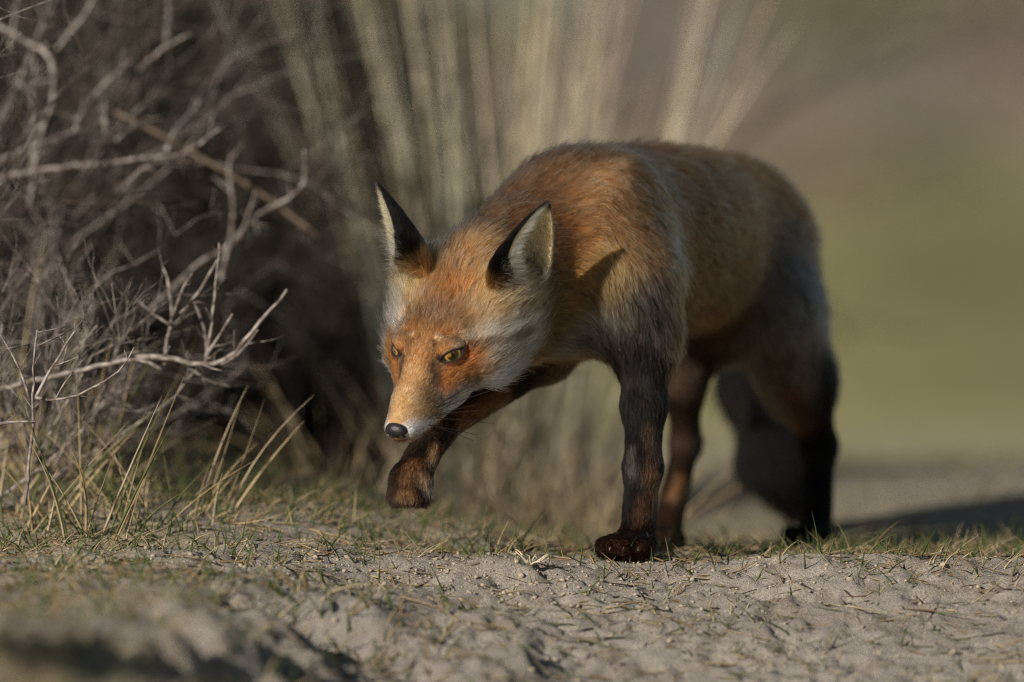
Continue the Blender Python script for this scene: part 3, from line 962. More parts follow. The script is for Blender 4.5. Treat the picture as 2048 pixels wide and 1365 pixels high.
m_cornea, N_, L_, b_ = material('cornea_wet')
tr_ = N_.new('ShaderNodeBsdfTransparent')
gl_ = N_.new('ShaderNodeBsdfGlossy'); gl_.inputs['Roughness'].default_value = .06
fr_ = N_.new('ShaderNodeFresnel'); fr_.inputs['IOR'].default_value = 1.40
mx_ = N_.new('ShaderNodeMixShader')
L_.new(fr_.outputs[0], mx_.inputs[0]); L_.new(tr_.outputs[0], mx_.inputs[1]); L_.new(gl_.outputs[0], mx_.inputs[2])
L_.new(mx_.outputs[0], N_['Material Output'].inputs['Surface'])
N_.remove(b_)
LID_FUR = []
for e in EYES:
    C, E, h, v, s = e['C'], e['E'], e['h'], e['v'], e['s']
    gaze = nrm(E * 1.0 + v * .03)
    up = nrm(v - gaze * (v @ gaze))
    rt = np.cross(up, gaze)
    bm = bmesh.new()
    bmesh.ops.create_uvsphere(bm, u_segments=40, v_segments=24, radius=EYE_R)
    me = bpy.data.meshes.new('eye')
    bm.to_mesh(me)
    bm.free()
    me.polygons.foreach_set('use_smooth', np.ones(len(me.polygons), bool))
    me.materials.append(m_eye)
    eo = bpy.data.objects.new('eye', me)
    COL.objects.link(eo)
    eo.parent = fox
    eo.matrix_parent_inverse = Matrix.Translation(fox.location).inverted()
    eo.matrix_basis = Matrix.Translation(Vector(C)) @ Matrix((Vector(rt), Vector(up), Vector(gaze))).transposed().to_4x4()
    # cornea: a clear wet dome over the iris
    rc = .0085
    cc = C + E * (EYE_R + .0010 - rc)
    na_, nb_ = 10, 28
    cv_ = [cc + E * rc]
    for i in range(1, na_ + 1):
        th_ = .75 * i / na_
        for j in range(nb_):
            ph = 2 * math.pi * j / nb_
            cv_.append(cc + rc * (math.cos(th_) * E + math.sin(th_) * (math.cos(ph) * h + math.sin(ph) * v)))
    cf_ = [[0, 1 + j, 1 + (j + 1) % nb_] for j in range(nb_)] + [[1 + i * nb_ + j, 1 + (i + 1) * nb_ + j, 1 + (i + 1) * nb_ + (j + 1) % nb_, 1 + i * nb_ + (j + 1) % nb_] for i in range(na_ - 1) for j in range(nb_)]
    co = new_mesh('cornea', np.array(cv_), cf_, m_cornea)
    co.parent = eo
    co.matrix_parent_inverse = (Matrix.Translation(Vector(C)) @ Matrix((Vector(rt), Vector(up), Vector(gaze))).transposed().to_4x4()).inverted()
    # eyelids: from the almond opening outwards over the ball, black rim first, then furred skin
    K = 56
    offs = (0.0, .0006, .0016, .0028, .0045, .0070, .0100, .0130)
    lift_ = (.0002, .0008, .0010, .0010, .0009, .0007, .0005, .0003)
    lv, lo_ = [], []
    for off, lf_ in zip(offs, lift_):
        for i in range(K):
            ph = 2 * math.pi * i / K
            ca, sa = math.cos(ph), math.sin(ph)
            x = .0098 * ca
            hgt = (.0032 if sa > 0 else .0050) * (1 - (.10 if sa > 0 else -.22) * ca)
            y = hgt * (abs(sa) ** 1.3) * (1 if sa > 0 else -1)
            if ca < -.7:                      # tear corner runs down towards the nose
                x -= .0030 * (-ca - .7) / .3
                y -= .0026 * (-ca - .7) / .3
            if ca > .8:
                y += .0012 * (ca - .8) / .2
            x2, y2 = x + ca * off, y + sa * off
            R = EYE_R + lf_ + (.0005 if sa > .2 and 0 < off < .004 else 0)
            z2 = math.sqrt(max(R * R - x2 * x2 - y2 * y2, (R * .12) ** 2))
            lv.append(C + h * x2 + v * y2 + E * z2)
            lo_.append(off)
    lv, lo_ = np.array(lv), np.array(lo_)
    lq = np.array([[j * K + i, j * K + (i + 1) % K, (j + 1) * K + (i + 1) % K, (j + 1) * K + i] for j in range(len(offs) - 1) for i in range(K)])
    ln_ = vert_normals(lv, lq)
    if (ln_ @ E).mean() < 0:
        lq = lq[:, ::-1].copy()
        ln_ = vert_normals(lv, lq)
    near_i = [BVH.find_nearest(Vector(p + E * .004))[2] for p in lv]
    face_c = v_col[BQ[near_i, 0]]
    rim = smooth(.0010, .0034, lo_)[:, None]
    # the black tear line in the inner corner is broader
    inner = smooth(.002, .009, -((lv - C) @ h) - .004)[:, None] * (1 - smooth(.002, .006, lo_))[:, None]
    lc = np.array((.012, .009, .008)) + np.clip(rim - inner, 0, 1) * (face_c - np.array((.012, .009, .008)))
    lid = new_mesh('eyelid', lv, lq, m_lid)
    add_color_attr(lid.data, 'pelt', lc * .8)
    EM = Matrix.Translation(Vector(C)) @ Matrix((Vector(rt), Vector(up), Vector(gaze))).transposed().to_4x4()
    lid.parent = eo
    lid.matrix_parent_inverse = EM.inverted()
    fl_ = -hF[None] * .8 + s * hL[None] * .5 + nrm((lv - C) - np.outer((lv - C) @ E, E)) * .5
    LID_FUR.append(strand_set(lv, lq, ln_, 3.0 * smooth(.0012, .0034, lo_), fl_, np.full(len(lv), .0036), np.full(len(lv), .45), np.full(len(lv), .00017), lc, np.full(len(lv), .06), np.full(len(lv), .2), seed=60 + s, clump=.15))
hair_object('face_fur', LID_FUR, fox)

# ------------------------------------------------------------------ nose leather
m_nose, N_, L_, b_ = material('nose_leather')
tc = N_.new('ShaderNodeTexCoord')
vo = N_.new('ShaderNodeTexVoronoi'); vo.inputs['Scale'].default_value = 900
L_.new(tc.outputs['Object'], vo.inputs['Vector'])
bp = N_.new('ShaderNodeBump'); bp.inputs['Strength'].default_value = .35; bp.inputs['Distance'].default_value = .0006
L_.new(vo.outputs['Distance'], bp.inputs['Height']); L_.new(bp.outputs['Normal'], b_.inputs['Normal'])
b_.inputs['Base Color'].default_value = (.012, .011, .012, 1)
b_.inputs['Roughness'].default_value = .42
b_.inputs['Specular IOR Level'].default_value = .35
ns = .0011
nx_ = np.arange(-.015, .015, ns)
G = np.stack(np.meshgrid(nx_, nx_, nx_, indexing='ij'), -1)      # axes: forward, left, up
def ne(c, r):
    q = (G - np.array(c)) / np.array(r)
    k0 = np.sqrt((q ** 2).sum(-1)); k1 = np.sqrt(((q / np.array(r)) ** 2).sum(-1))
    return k0 * (k0 - 1) / np.maximum(k1, 1e-6)
fd = ne((-.002, 0, .0005), (.0075, .0098, .0072))
fd = smin(fd, ne((-.002, .0058, -.0015), (.0065, .0048, .0055)), .003)
fd = smin(fd, ne((-.002, -.0058, -.0015), (.0065, .0048, .0055)), .003)
for s in (1, -1):
    fd = -smin(-fd, ne((.0045, s * .0052, -.0018), (.0032, .0026, .0019)), .0012)
    fd = -smin(-fd, ne((.0005, s * .0092, -.0028), (.0042, .0022, .0011)), .001)
fd = -smin(-fd, ne((.0065, 0, -.004), (.003, .0006, .006)), .001)
nv, nq = surface_nets(fd.astype(np.float32), np.array([-.015] * 3), ns)
nv = relax(nv, nq, 1)
nv = HP(81.5, 0, -15.5) + nv @ HB
new_mesh('nose', nv, nq, m_nose, fox)

# ------------------------------------------------------------------ whiskers and claws
m_whisk = noise_color_mat('whisker_black', [(.012, .01, .01), (.03, .025, .022)], scale=50, rough=.4, spec=.4)
def tube(pts, radii, sides=5):
    pts = np.asarray(pts, float)
    n = len(pts)
    tg = nrm(np.gradient(pts, axis=0))
    ref = np.array([0.31, 0.52, 0.79])
    V, F = [], []
    for i in range(n):
        u = nrm(np.cross(tg[i], ref))
        w = np.cross(tg[i], u)
        for j in range(sides):
            a = 2 * math.pi * j / sides
            V.append(pts[i] + radii[i] * (math.cos(a) * u + math.sin(a) * w))
    for i in range(n - 1):
        for j in range(sides):
            F.append([i * sides + j, i * sides + (j + 1) % sides, (i + 1) * sides + (j + 1) % sides, (i + 1) * sides + j])
    F.append(list(range(sides))[::-1])
    F.append([(n - 1) * sides + j for j in range(sides)])
    return V, F
def curve_pts(p0, d, L, droop, n=9, side=None):
    d = nrm(d)
    s = np.linspace(0, 1, n)[:, None]
    return np.asarray(p0) + L * s * d + np.asarray(droop) * L * s * s
for s in (1, -1):
    for (f, l, u, df, dl, du, L) in ((58, 15, -22, -.75, .55, -.35, .050), (52, 17, -25, -.7, .6, -.5, .058), (60, 15, -27, -.45, .55, -.7, .045), (50, 18, -29, -.55, .55, -.65, .052),
                                     (56, 16, -31, -.35, .45, -.8, .042), (46, 19, -22, -.85, .5, -.1, .055), (44, 20, -26, -.8, .6, -.25, .060), (66, 12, -30, -.2, .4, -.9, .030)):
        p0 = HP(f, s * l, u)
        hit = BVH.find_nearest(Vector(p0))
        p0 = np.array(hit[0])
        d = df * hF + s * dl * hL + du * hU
        pts = curve_pts(p0, d, L, -.18 * hU - .10 * hF)
        V, F = tube(pts, np.linspace(.00055, .00018, len(pts)), 4)
        new_mesh('whisker', V, F, m_whisk, fox)
for k in range(4):   # brow whiskers
    p0 = np.array(BVH.find_nearest(Vector(HP(-14 - 4 * k, -30 - 2 * k, 6 - 2 * k)))[0])
    pts = curve_pts(p0, -.3 * hF - .9 * hL + .5 * hU, .030 + .006 * (k % 2), -.25 * hF)
    V, F = tube(pts, np.linspace(.0002, .00005, len(pts)), 4)
    new_mesh('whisker', V, F, m_whisk, fox)
m_claw = noise_color_mat('claw_horn', [(.05, .04, .035), (.18, .15, .12)], scale=300, rough=.35, spec=.5)
for tset, fwd in ((LF_T, bH), (LH_T, bH), (RH_T, bH), (RF_T, nrm([-.3, -.35, -.9]))):
    for (p, q) in tset:
        d = nrm(q - p)
        tip_dir = nrm(fwd * .8 + np.array([0, 0, -.55]))
        a = q + fwd * .0065 + np.array([0, 0, .0015])
        pts = [a - tip_dir * .002, a + tip_dir * .002, a + tip_dir * .0048 + np.array([0, 0, -.0008])]
        V, F = tube(pts, [.0017, .0013, .0003], 6)
        new_mesh('claw', V, F, m_claw, fox)
# ------------------------------------------------------------------ plants and litter
def blade_arrays(base, d, L, w, bend, n=6, thick=.25):
    """one grass blade: a tapering three-sided strip"""
    d = nrm(d)
    s = np.linspace(0, 1, n)[:, None]
    pts = base + L * s * d + L * s * s * np.asarray(bend)
    tg = nrm(np.gradient(pts, axis=0))
    side = nrm(np.cross(tg, np.array([.13, .98, .2]) + .3 * rng.normal(size=3)))
    up = np.cross(side, tg)
    ww = (w * (1 - s ** 1.6) * .5 + .00006)
    a, b, c = pts - side * ww, pts + side * ww, pts + up * ww * thick
    V = np.stack([a, b, c], 1).reshape(-1, 3)
    F = []
    for i in range(n - 1):
        o = i * 3
        for j in range(3):
            F.append([o + j, o + (j + 1) % 3, o + 3 + (j + 1) % 3, o + 3 + j])
    return V, F

def joined(name, parts, mat, attr=None, parent=None):
    V = np.concatenate([p[0] for p in parts])
    off, F = 0, []
    for p in parts:
        F += [[i + off for i in f] for f in p[1]]
        off += len(p[0])
    o = new_mesh(name, V, F, mat, parent)
    if attr is not None:
        add_color_attr(o.data, 'tint', np.concatenate([np.tile(np.asarray(c, float), (len(p[0]), 1)) if np.ndim(c) == 1 else c for p, c in zip(parts, attr)]))
    return o

def leaf_mat(name, transl=.25):
    m, N, L, b = material(name)
    at = N.new('ShaderNodeAttribute'); at.attribute_name = 'tint'
    tc = N.new('ShaderNodeTexCoord')
    nz = N.new('ShaderNodeTexNoise'); nz.inputs['Scale'].default_value = 150
    L.new(tc.outputs['Object'], nz.inputs['Vector'])
    mr = N.new('ShaderNodeMapRange'); mr.inputs['To Min'].default_value = .7; mr.inputs['To Max'].default_value = 1.3
    L.new(nz.outputs['Fac'], mr.inputs['Value'])
    vm = N.new('ShaderNodeVectorMath'); vm.operation = 'SCALE'
    L.new(at.outputs['Color'], vm.inputs[0]); L.new(mr.outputs[0], vm.inputs['Scale'])
    L.new(vm.outputs[0], b.inputs['Base Color'])
    b.inputs['Roughness'].default_value = .65
    b.inputs['Specular IOR Level'].default_value = .25
    out = N['Material Output']
    tr = N.new('ShaderNodeBsdfTranslucent')
    L.new(vm.outputs[0], tr.inputs['Color'])
    mx = N.new('ShaderNodeMixShader'); mx.inputs[0].default_value = transl
    L.new(b.outputs[0], mx.inputs[1]); L.new(tr.outputs[0], mx.inputs[2])
    L.new(mx.outputs[0], out.inputs['Surface'])
    return m
m_grass = leaf_mat('grass_blade')
GREEN = [(.085, .125, .030), (.11, .14, .045), (.07, .10, .03), (.15, .165, .06)]
STRAWC = [(.42, .33, .18), (.50, .40, .24), (.33, .25, .14), (.46, .38, .26), (.30, .19, .09)]

def blades(base, d, L, w, bend, n=5, thick=.25):
    """many grass blades at once -> verts (m*n*3,3), faces"""
    m = len(base)
    d = nrm(d)
    s = np.linspace(0, 1, n)[None, :, None]
    pts = base[:, None] + L[:, None, None] * (s * d[:, None] + s * s * bend[:, None])
    tg = nrm(np.gradient(pts, axis=1))
    ref = np.array([.13, .98, .2]) + .3 * rng.normal(size=(m, 1, 3))
    side = nrm(np.cross(tg, np.broadcast_to(ref, tg.shape)))
    up = np.cross(side, tg)
    ww = w[:, None, None] * (1 - s ** 1.6) * .5 + .00006
    V = np.stack([pts - side * ww, pts + side * ww, pts + up * ww * thick], 2).reshape(-1, 3)
    F = []
    for i in range(n - 1):
        o = i * 3
        for j in range(3):
            F.append([o + j, o + (j + 1) % 3, o + 3 + (j + 1) % 3, o + 3 + j])
    F = (np.array(F)[None] + (np.arange(m) * n * 3)[:, None, None]).reshape(-1, 4)
    return V, F
def tinted(name, sets, cols, k, mat):
    V = np.concatenate([x[0] for x in sets])
    off = np.cumsum([0] + [len(x[0]) for x in sets[:-1]])
    F = np.concatenate([x[1] + o for x, o in zip(sets, off)])
    o = new_mesh(name, V, F, mat)
    add_color_attr(o.data, 'tint', np.repeat(np.concatenate(cols), k, 0))
    return o

# short grass on and behind the path (nobody could count it)
parts, cols = [], []
def scatter_grass(n, xr, yr, hmin, hmax, pgreen, wmul=1.0, keep=None):
    x = rng.uniform(*xr, n); y = rng.uniform(*yr, n)
    if keep is not None:
        k = rng.random(n) < keep(x, y)
        x, y = x[k], y[k]
    n = len(x)
    z = ground_h(x, y)
    tf = vnoise(np.stack([x * 28, y * 28, 0 * x], 1))
    h = rng.uniform(hmin, hmax, n) * (.45 + 1.0 * tf)
    g = rng.random(n) < pgreen
    a = rng.uniform(0, 6.283, n)
    lean = np.where(g, rng.uniform(.1, .7, n), rng.uniform(.3, 1.8, n))
    d = np.stack([np.cos(a) * lean, np.sin(a) * lean, np.ones(n)], 1)
    b = np.stack([np.cos(a), np.sin(a), -.6 + 0 * a], 1) * rng.uniform(.0, .45, (n, 1)) + rng.normal(0, .08, (n, 3))
    parts.append(blades(np.stack([x, y, z - .002], 1), d, h, wmul * rng.uniform(.0009, .0019, n), b))
    c = np.where(g[:, None], np.array(GREEN)[rng.integers(4, size=n)], np.array(STRAWC)[rng.integers(5, size=n)])
    cols.append(c * rng.uniform(.7, 1.2, (n, 1)))
def dens_path(x, y):
    p = np.stack([x * 9, y * 9, 0 * x], 1)
    left = smooth(.12, -.20, x)
    k = smooth(.48, .62, vnoise(p)) * .55 + .12
    k = k * smooth(-.10, .10, y + .07 * left) + left * .5 * smooth(-.08, .06, y)
    k = np.where((x > .30), k + .25 * smooth(-.10, .0, y), k)
    hole = np.exp(-(((x - .02) / .12) ** 2 + ((y + .02) / .05) ** 2))
    return np.clip(k * (1 - .8 * hole), 0, 1)
scatter_grass(6000, (-.52, .56), (-.14, .50), .012, .034, .5, 1.0, dens_path)
scatter_grass(2400, (-.56, .62), (.30, 1.2), .010, .026, .38, 1.4, lambda x, y: 1 - .65 * smooth(.1, .3, x))
scatter_grass(1800, (-.9, 1.0), (1.2, 3.5), .015, .035, .4, 2.0, lambda x, y: 1 - .6 * smooth(.1, .4, x))
scatter_grass(900, (.0, .56), (-.40, -.05), .008, .022, .5, 1.0, lambda x, y: .06 + .7 * smooth(.60, .72, vnoise(np.stack([x * 14, y * 14, 0 * x], 1))))
scatter_grass(4200, (-.52, -.05), (-1.5, -.1), .012, .040, .42, 1.3, lambda x, y: .2 + .8 * smooth(.5, .65, vnoise(np.stack([x * 8, y * 8, 0 * x], 1))))
grass = tinted('short_grass', parts, cols, 15, m_grass)
tag(grass, 'short green and withered grass along the sandy path', 'grass', kind='stuff')

# straw and grass snippets lying on the sand
n = 5200
x, y = rng.uniform(-.5, .56, n), rng.uniform(-.55, .35, n)
k = rng.random(n) < .22 + .75 * vnoise(np.stack([x * 12, y * 12, 3.3 + 0 * x], 1)) ** 2 * 2
x, y = x[k], y[k]
n = len(x)
a = rng.normal(0, .7, n) + np.where(rng.random(n) < .5, math.pi, 0)
L = .004 + .04 * rng.random(n) ** 2
z0, z1 = ground_h(x, y), ground_h(x + L * np.cos(a), y + L * np.sin(a))
d = np.stack([L * np.cos(a), L * np.sin(a), z1 - z0 + rng.uniform(-.1, .25, n) * L], 1)
r_ = rng.random(n)[:, None]
c = np.where(r_ < .60, np.array(STRAWC)[rng.integers(5, size=n)] * rng.uniform(.6, 1.1, (n, 1)), np.where(r_ < .78, np.array((.13, .15, .055)), np.array((.05, .034, .024))))
litter = tinted('straw_litter', [blades(np.stack([x, y, z0 + .0012], 1), d, L, rng.uniform(.0008, .0019, n), rng.normal(0, .1, (n, 3)), 4, .5)], [c], 12, m_grass)
tag(litter, 'loose straw and grass snippets lying on the sand', 'straw litter', kind='stuff')

# crumbs of sand
m_crumb = noise_color_mat('sand_crumb', [(.26, .21, .155), (.38, .33, .26)], scale=90, rough=.95, bump=.6, bump_scale=900, spec=.1)
bm = bmesh.new()
bmesh.ops.create_icosphere(bm, subdivisions=1, radius=1.0)
ico_v = np.array([v.co[:] for v in bm.verts]); ico_f = np.array([[v.index for v in f.verts] for f in bm.faces])
bm.free()
nC = 3000
cx = np.concatenate([rng.uniform(-.45, .55, nC // 2), rng.normal(.0, .16, nC // 2)])
cy = np.concatenate([rng.uniform(-.42, .12, nC // 2), rng.normal(-.02, .05, nC // 2)])
cz = ground_h(cx, cy)
cr = np.clip(np.exp(rng.normal(math.log(.0009), .5, nC)), .0004, .0034)
V = ico_v[None] * (1 + .28 * rng.normal(size=(nC, len(ico_v), 1))) * cr[:, None, None] * np.array([1, 1, .75]) + np.stack([cx, cy, cz + cr * .3], 1)[:, None]
crumbs = new_mesh('sand_crumbs', V.reshape(-1, 3), (ico_f[None] + (np.arange(nC) * len(ico_v))[:, None, None]).reshape(-1, 3), m_crumb)
tag(crumbs, 'loose crumbs of pale sand scattered over the path', 'sand crumbs', kind='stuff')

# ---- tufts with blades one by one
def tuft(name, base, label, cat, group, n, hmin, hmax, w, spread, lean, droop, cols, part='blade', foot=.03, aim=None):
    o = empty(name, tuple(base), label, cat, group)
    A_, R_ = rng.uniform(0, 6.283, n), foot * np.sqrt(rng.random(n))
    Z_ = ground_h(base[0] + R_ * np.cos(A_), base[1] + R_ * np.sin(A_)) - .004
    for i in range(n):
        a, rr_ = A_[i], R_[i]
        b = np.array([base[0] + rr_ * math.cos(a), base[1] + rr_ * math.sin(a), Z_[i]])
        a2 = a + rng.normal(0, .6)
        ln = abs(rng.normal(0, spread)) + lean * rr_ / foot
        d = np.array([math.cos(a2) * ln, math.sin(a2) * ln, 1.0])
        if aim is not None:
            d = d + np.asarray(aim)
        L = rng.uniform(hmin, hmax)
        bend = np.array([math.cos(a2), math.sin(a2), -.5]) * droop * abs(rng.normal(0, 1)) + rng.normal(0, .03, 3)
        V, F = blade_arrays(b, d, L, w * rng.uniform(.6, 1.3), bend, n=8, thick=.6)
        p = new_mesh(part, V, F, m_grass, o)
        c = np.array(cols[rng.integers(len(cols))]) * rng.uniform(.75, 1.2)
        add_color_attr(p.data, 'tint', np.tile(c, (len(V), 1)))
    return o
MAR = [(.68, .60, .42), (.72, .64, .47), (.58, .52, .33), (.54, .52, .37), (.66, .53, .38), (.47, .48, .36)]
def foot_at(px, y):
    x = PX(px, 0, y)[0]
    return np.array([x, y, gz(x, y)])
tuft('marram_grass', foot_at(985, 1.45), 'tall pale marram grass tuft fanning up behind the fox\'s neck', 'grass tuft', None, 72, .42, .80, .0050, .08, .23, .07, MAR, 'leaf', .09, aim=(-.02, .1, 0))
tuft('marram_grass', foot_at(1100, 1.7), 'straw coloured marram grass tuft rising behind the fox\'s back', 'grass tuft', None, 30, .45, .78, .0044, .06, .22, .05, MAR, 'leaf', .08, aim=(.03, .1, 0))
tuft('marram_grass', foot_at(860, 1.75), 'thin marram grass tuft between the dead thicket and the fox\'s ears', 'grass tuft', None, 22, .40, .66, .0048, .08, .22, .06, [(.36, .29, .18), (.30, .25, .15), (.25, .24, .14)], 'leaf', .08, aim=(-.10, .1, 0))
DRY = [(.36, .28, .17), (.30, .22, .13), (.24, .18, .11), (.40, .33, .21)]
for px, y, n, h, lab in ((930, 1.0, 30, .16, 'low withered grass tuft behind the raised forepaw'), (1060, 1.25, 36, .20, 'withered grass tuft seen under the fox\'s chest'),
                         (1180, .85, 30, .14, 'low withered grass tuft beside the planted foreleg'), (1420, 1.6, 26, .13, 'small withered grass tuft seen between the hind legs'),
                         (700, .95, 22, .17, 'sparse withered grass tuft in the shade below the thicket')):
    tuft('withered_grass', foot_at(px, y), lab, 'grass tuft', None, n, h * .4, h * 1.2, .0032, .35, .5, .18, DRY, 'stalk', .07)
for px, y, n, h, aim, lab in ((40, .18, 24, .16, (.3, 0, 0), 'dry straw tuft under the bare branching twigs'), (190, .12, 26, .15, (.15, 0, 0), 'dry straw tuft with long arching stalks at the foot of the thicket'),
                              (330, .20, 22, .12, (-.1, 0, 0), 'dry straw tuft below the low bent branch'), (120, .40, 26, .18, (-.1, 0, 0), 'tall dry straw tuft standing inside the dead thicket'),
                              (20, .55, 22, .24, (-.1, 0, 0), 'tallest dry straw tuft at the back of the dead thicket')):
    tuft('dry_straw', foot_at(px, y), lab, 'grass tuft', None, n, h * .35, h * 1.1, .0024, .32, .42, .16, STRAWC[:4] + [(.12, .13, .05)], 'stalk', .06, aim=aim)
for px, y, n, h, lab in ((270, -.72, 16, .045, 'small dry tuft on the sandy rise in front of the thicket'), (330, -.95, 14, .05, 'small dry tuft at the edge of the shaded hollow'),
                         (120, -1.15, 16, .05, 'small dry tuft low on the sandy rise'), (60, -.6, 18, .05, 'withered tuft below the bare branching twigs'), (430, -.55, 16, .04, 'small green and straw tuft on the lip of the hollow'), (200, -.42, 14, .04, 'sparse tuft on the sandy rise below the straw'), (480, -.9, 12, .04, 'tuft hanging over the shaded hollow'), (1990, .0, 18, .040, 'small curled grass tuft on the bare sand right of the fox'),
                         (1850, .03, 9, .030, 'sparse curled grass tuft beside the bare sand'), (2010, -.36, 18, .035, 'small green tuft low on the sandy slope'), (1930, -.28, 12, .028, 'flattened tuft on the sandy slope beside the green tuft'), (1660, -.22, 9, .022, 'thin flattened tuft on the bare sandy slope')):
    tuft('curled_grass', foot_at(px, y), lab, 'grass tuft', None, n, h * .5, h * 1.2, .0017, .5, .6, .5, STRAWC + GREEN[:2], 'blade', .03)
root = empty('dead_grass_root', tuple(PX(1062, 1092, -.01)), 'bleached dead grass root sticking out of the sand heap', 'grass root')
zc = gz(PX(1062, 0, -.01)[0], -.01)
c0 = np.array([PX(1062, 0, -.01)[0], -.012, zc + .002])
for k in range(9):
    a = rng.uniform(0, 6.283)
    d = np.array([math.cos(a), .5 * math.sin(a), rng.uniform(.1, .9)])
    pts = c0 + np.linspace(0, 1, 5)[:, None] * nrm(d) * rng.uniform(.008, .020) + rng.normal(0, .0006, (5, 3))
    V, F = tube(pts, np.linspace(.0011, .0004, 5), 5)
    o = new_mesh('rootlet', V, F, m_grass, root)
    add_color_attr(o.data, 'tint', np.tile((.55, .48, .36), (len(V), 1)))

# ---- dead shrubs: grey twigs
m_twig, N_, L_, b_ = material('weathered_twig')
tc = N_.new('ShaderNodeTexCoord')
nz = N_.new('ShaderNodeTexNoise'); nz.inputs['Scale'].default_value = 130; nz.inputs['Detail'].default_value = 5
L_.new(tc.outputs['Object'], nz.inputs['Vector'])
rp = N_.new('ShaderNodeValToRGB')
el = rp.color_ramp.elements
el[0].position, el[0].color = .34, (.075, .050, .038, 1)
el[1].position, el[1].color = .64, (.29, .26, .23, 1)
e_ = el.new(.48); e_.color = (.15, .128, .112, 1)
L_.new(nz.outputs['Fac'], rp.inputs['Fac']); L_.new(rp.outputs['Color'], b_.inputs['Base Color'])
b_.inputs['Roughness'].default_value = .8
bp = N_.new('ShaderNodeBump'); bp.inputs['Strength'].default_value = .5; bp.inputs['Distance'].default_value = .001
L_.new(nz.outputs['Fac'], bp.inputs['Height']); L_.new(bp.outputs['Normal'], b_.inputs['Normal'])
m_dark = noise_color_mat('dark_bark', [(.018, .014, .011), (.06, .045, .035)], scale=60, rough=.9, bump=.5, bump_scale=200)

m_fill = noise_color_mat('shaded_twig_bark', [(.022, .015, .011), (.052, .040, .032), (.10, .082, .070)], scale=120, rough=.85, bump=.4, bump_scale=300)  # darker copy of the twig bark, carrying the thicket's shade in its colour
def wiggle(P, amp):
    P = np.asarray(P, float)
    # resample the polyline and add crooked bark kinks
    seg = np.linalg.norm(np.diff(P, axis=0), axis=1)
    t = np.concatenate([[0], np.cumsum(seg)])
    m = max(4, int(t[-1] / .011))
    u = np.linspace(0, t[-1], m)
    Q = np.stack([np.interp(u, t, P[:, i]) for i in range(3)], 1)
    k = np.array([.25, .5, .25])
    for i in range(3):
        Q[1:-1, i] = np.convolve(Q[:, i], k, 'valid')
    return Q + rng.normal(0, amp, Q.shape) * np.minimum(1, np.arange(m) / 3)[:, None]
def spurs(Q, r, n, Lmin, Lmax, up=.3):
    """thorny side shoots along a branch"""
    out = []
    for _ in range(n):
        i = rng.integers(1, len(Q) - 1)
        tg = nrm(Q[i + 1] - Q[i - 1])
        sd = nrm(np.cross(tg, rng.normal(size=3)))
        d = nrm(tg * rng.uniform(.2, .9) + sd * rng.uniform(.5, 1.0) + np.array([0, 0, up]))
        L = rng.uniform(Lmin, Lmax)
        pts = Q[i] + np.linspace(0, 1, 5)[:, None] * d * L + np.cumsum(rng.normal(0, L * .035, (5, 3)), 0) * np.linspace(0, 1, 5)[:, None]
        out.append((pts, r * rng.uniform(.35, .6)))
    return out
def traced_shrub(name, label, lines, y0, r0, dy, nsp, group=None):
    base = None
    o = None
    for li, (pl, y, r) in enumerate(lines):
        m = len(pl)
        ys = y0 + y + dy * np.linspace(0, 1, m) * rng.uniform(-1, 1)
        P = np.array([PX(px, py, yy) for (px, py), yy in zip(pl, ys)])
        if o is None:
            g = P[0].copy(); g[2] = gz(g[0], g[1])
            o = empty(name, tuple(g), label, 'shrub', group)
        Q = wiggle(P, .0006)
        V, F = tube(Q, np.linspace(r * r0, r * r0 * .45, len(Q)) * (1 + .12 * rng.normal(size=len(Q))), 6)
        b = new_mesh('branch', V, F, m_twig, o)
        Ltot = np.linalg.norm(np.diff(Q, axis=0), axis=1).sum()
        for pts, rs in spurs(Q, r * r0 * .8, int(nsp * Ltot / .08), .006, .030):
            V, F = tube(pts, np.linspace(rs, rs * .3, len(pts)), 5)
            t = new_mesh('twig', V, F, m_twig)
            t.parent = b
            t.matrix_parent_inverse = Matrix.Translation(o.location).inverted() @ Matrix.Identity(4)
            t.matrix_parent_inverse = Matrix.Identity(4)
    return o
A = [([(50, 1010), (58, 930), (66, 850), (64, 772), (70, 724), (73, 684), (75, 660)], 0, 1.3), ([(62, 805), (44, 748), (24, 708), (-10, 650)], 0, 1.0), ([(75, 692), (98, 682), (121, 670), (149, 658)], 0, .7),
     ([(72, 795), (83, 772), (109, 724), (133, 688), (165, 637)], 0, 1.15), ([(111, 732), (135, 722), (157, 714)], 0, .7), ([(70, 795), (90, 798), (113, 809), (157, 789), (197, 770), (238, 744), (258, 720), (270, 696)], 0, 1.0),
     ([(109, 801), (133, 756), (177, 712)], 0, .7), ([(-20, 852), (28, 841), (70, 846)], 0, 1.3), ([(66, 860), (70, 890), (84, 905)], 0, .9), ([(75, 665), (95, 660), (125, 662), (133, 652)], 0, .6), ([(60, 690), (40, 690), (15, 700)], 0, .6)]
traced_shrub('dead_shrub', 'bare grey twigs branching up from one low stem at the edge of the thicket', A, .06, .0014, .03, 2.4)
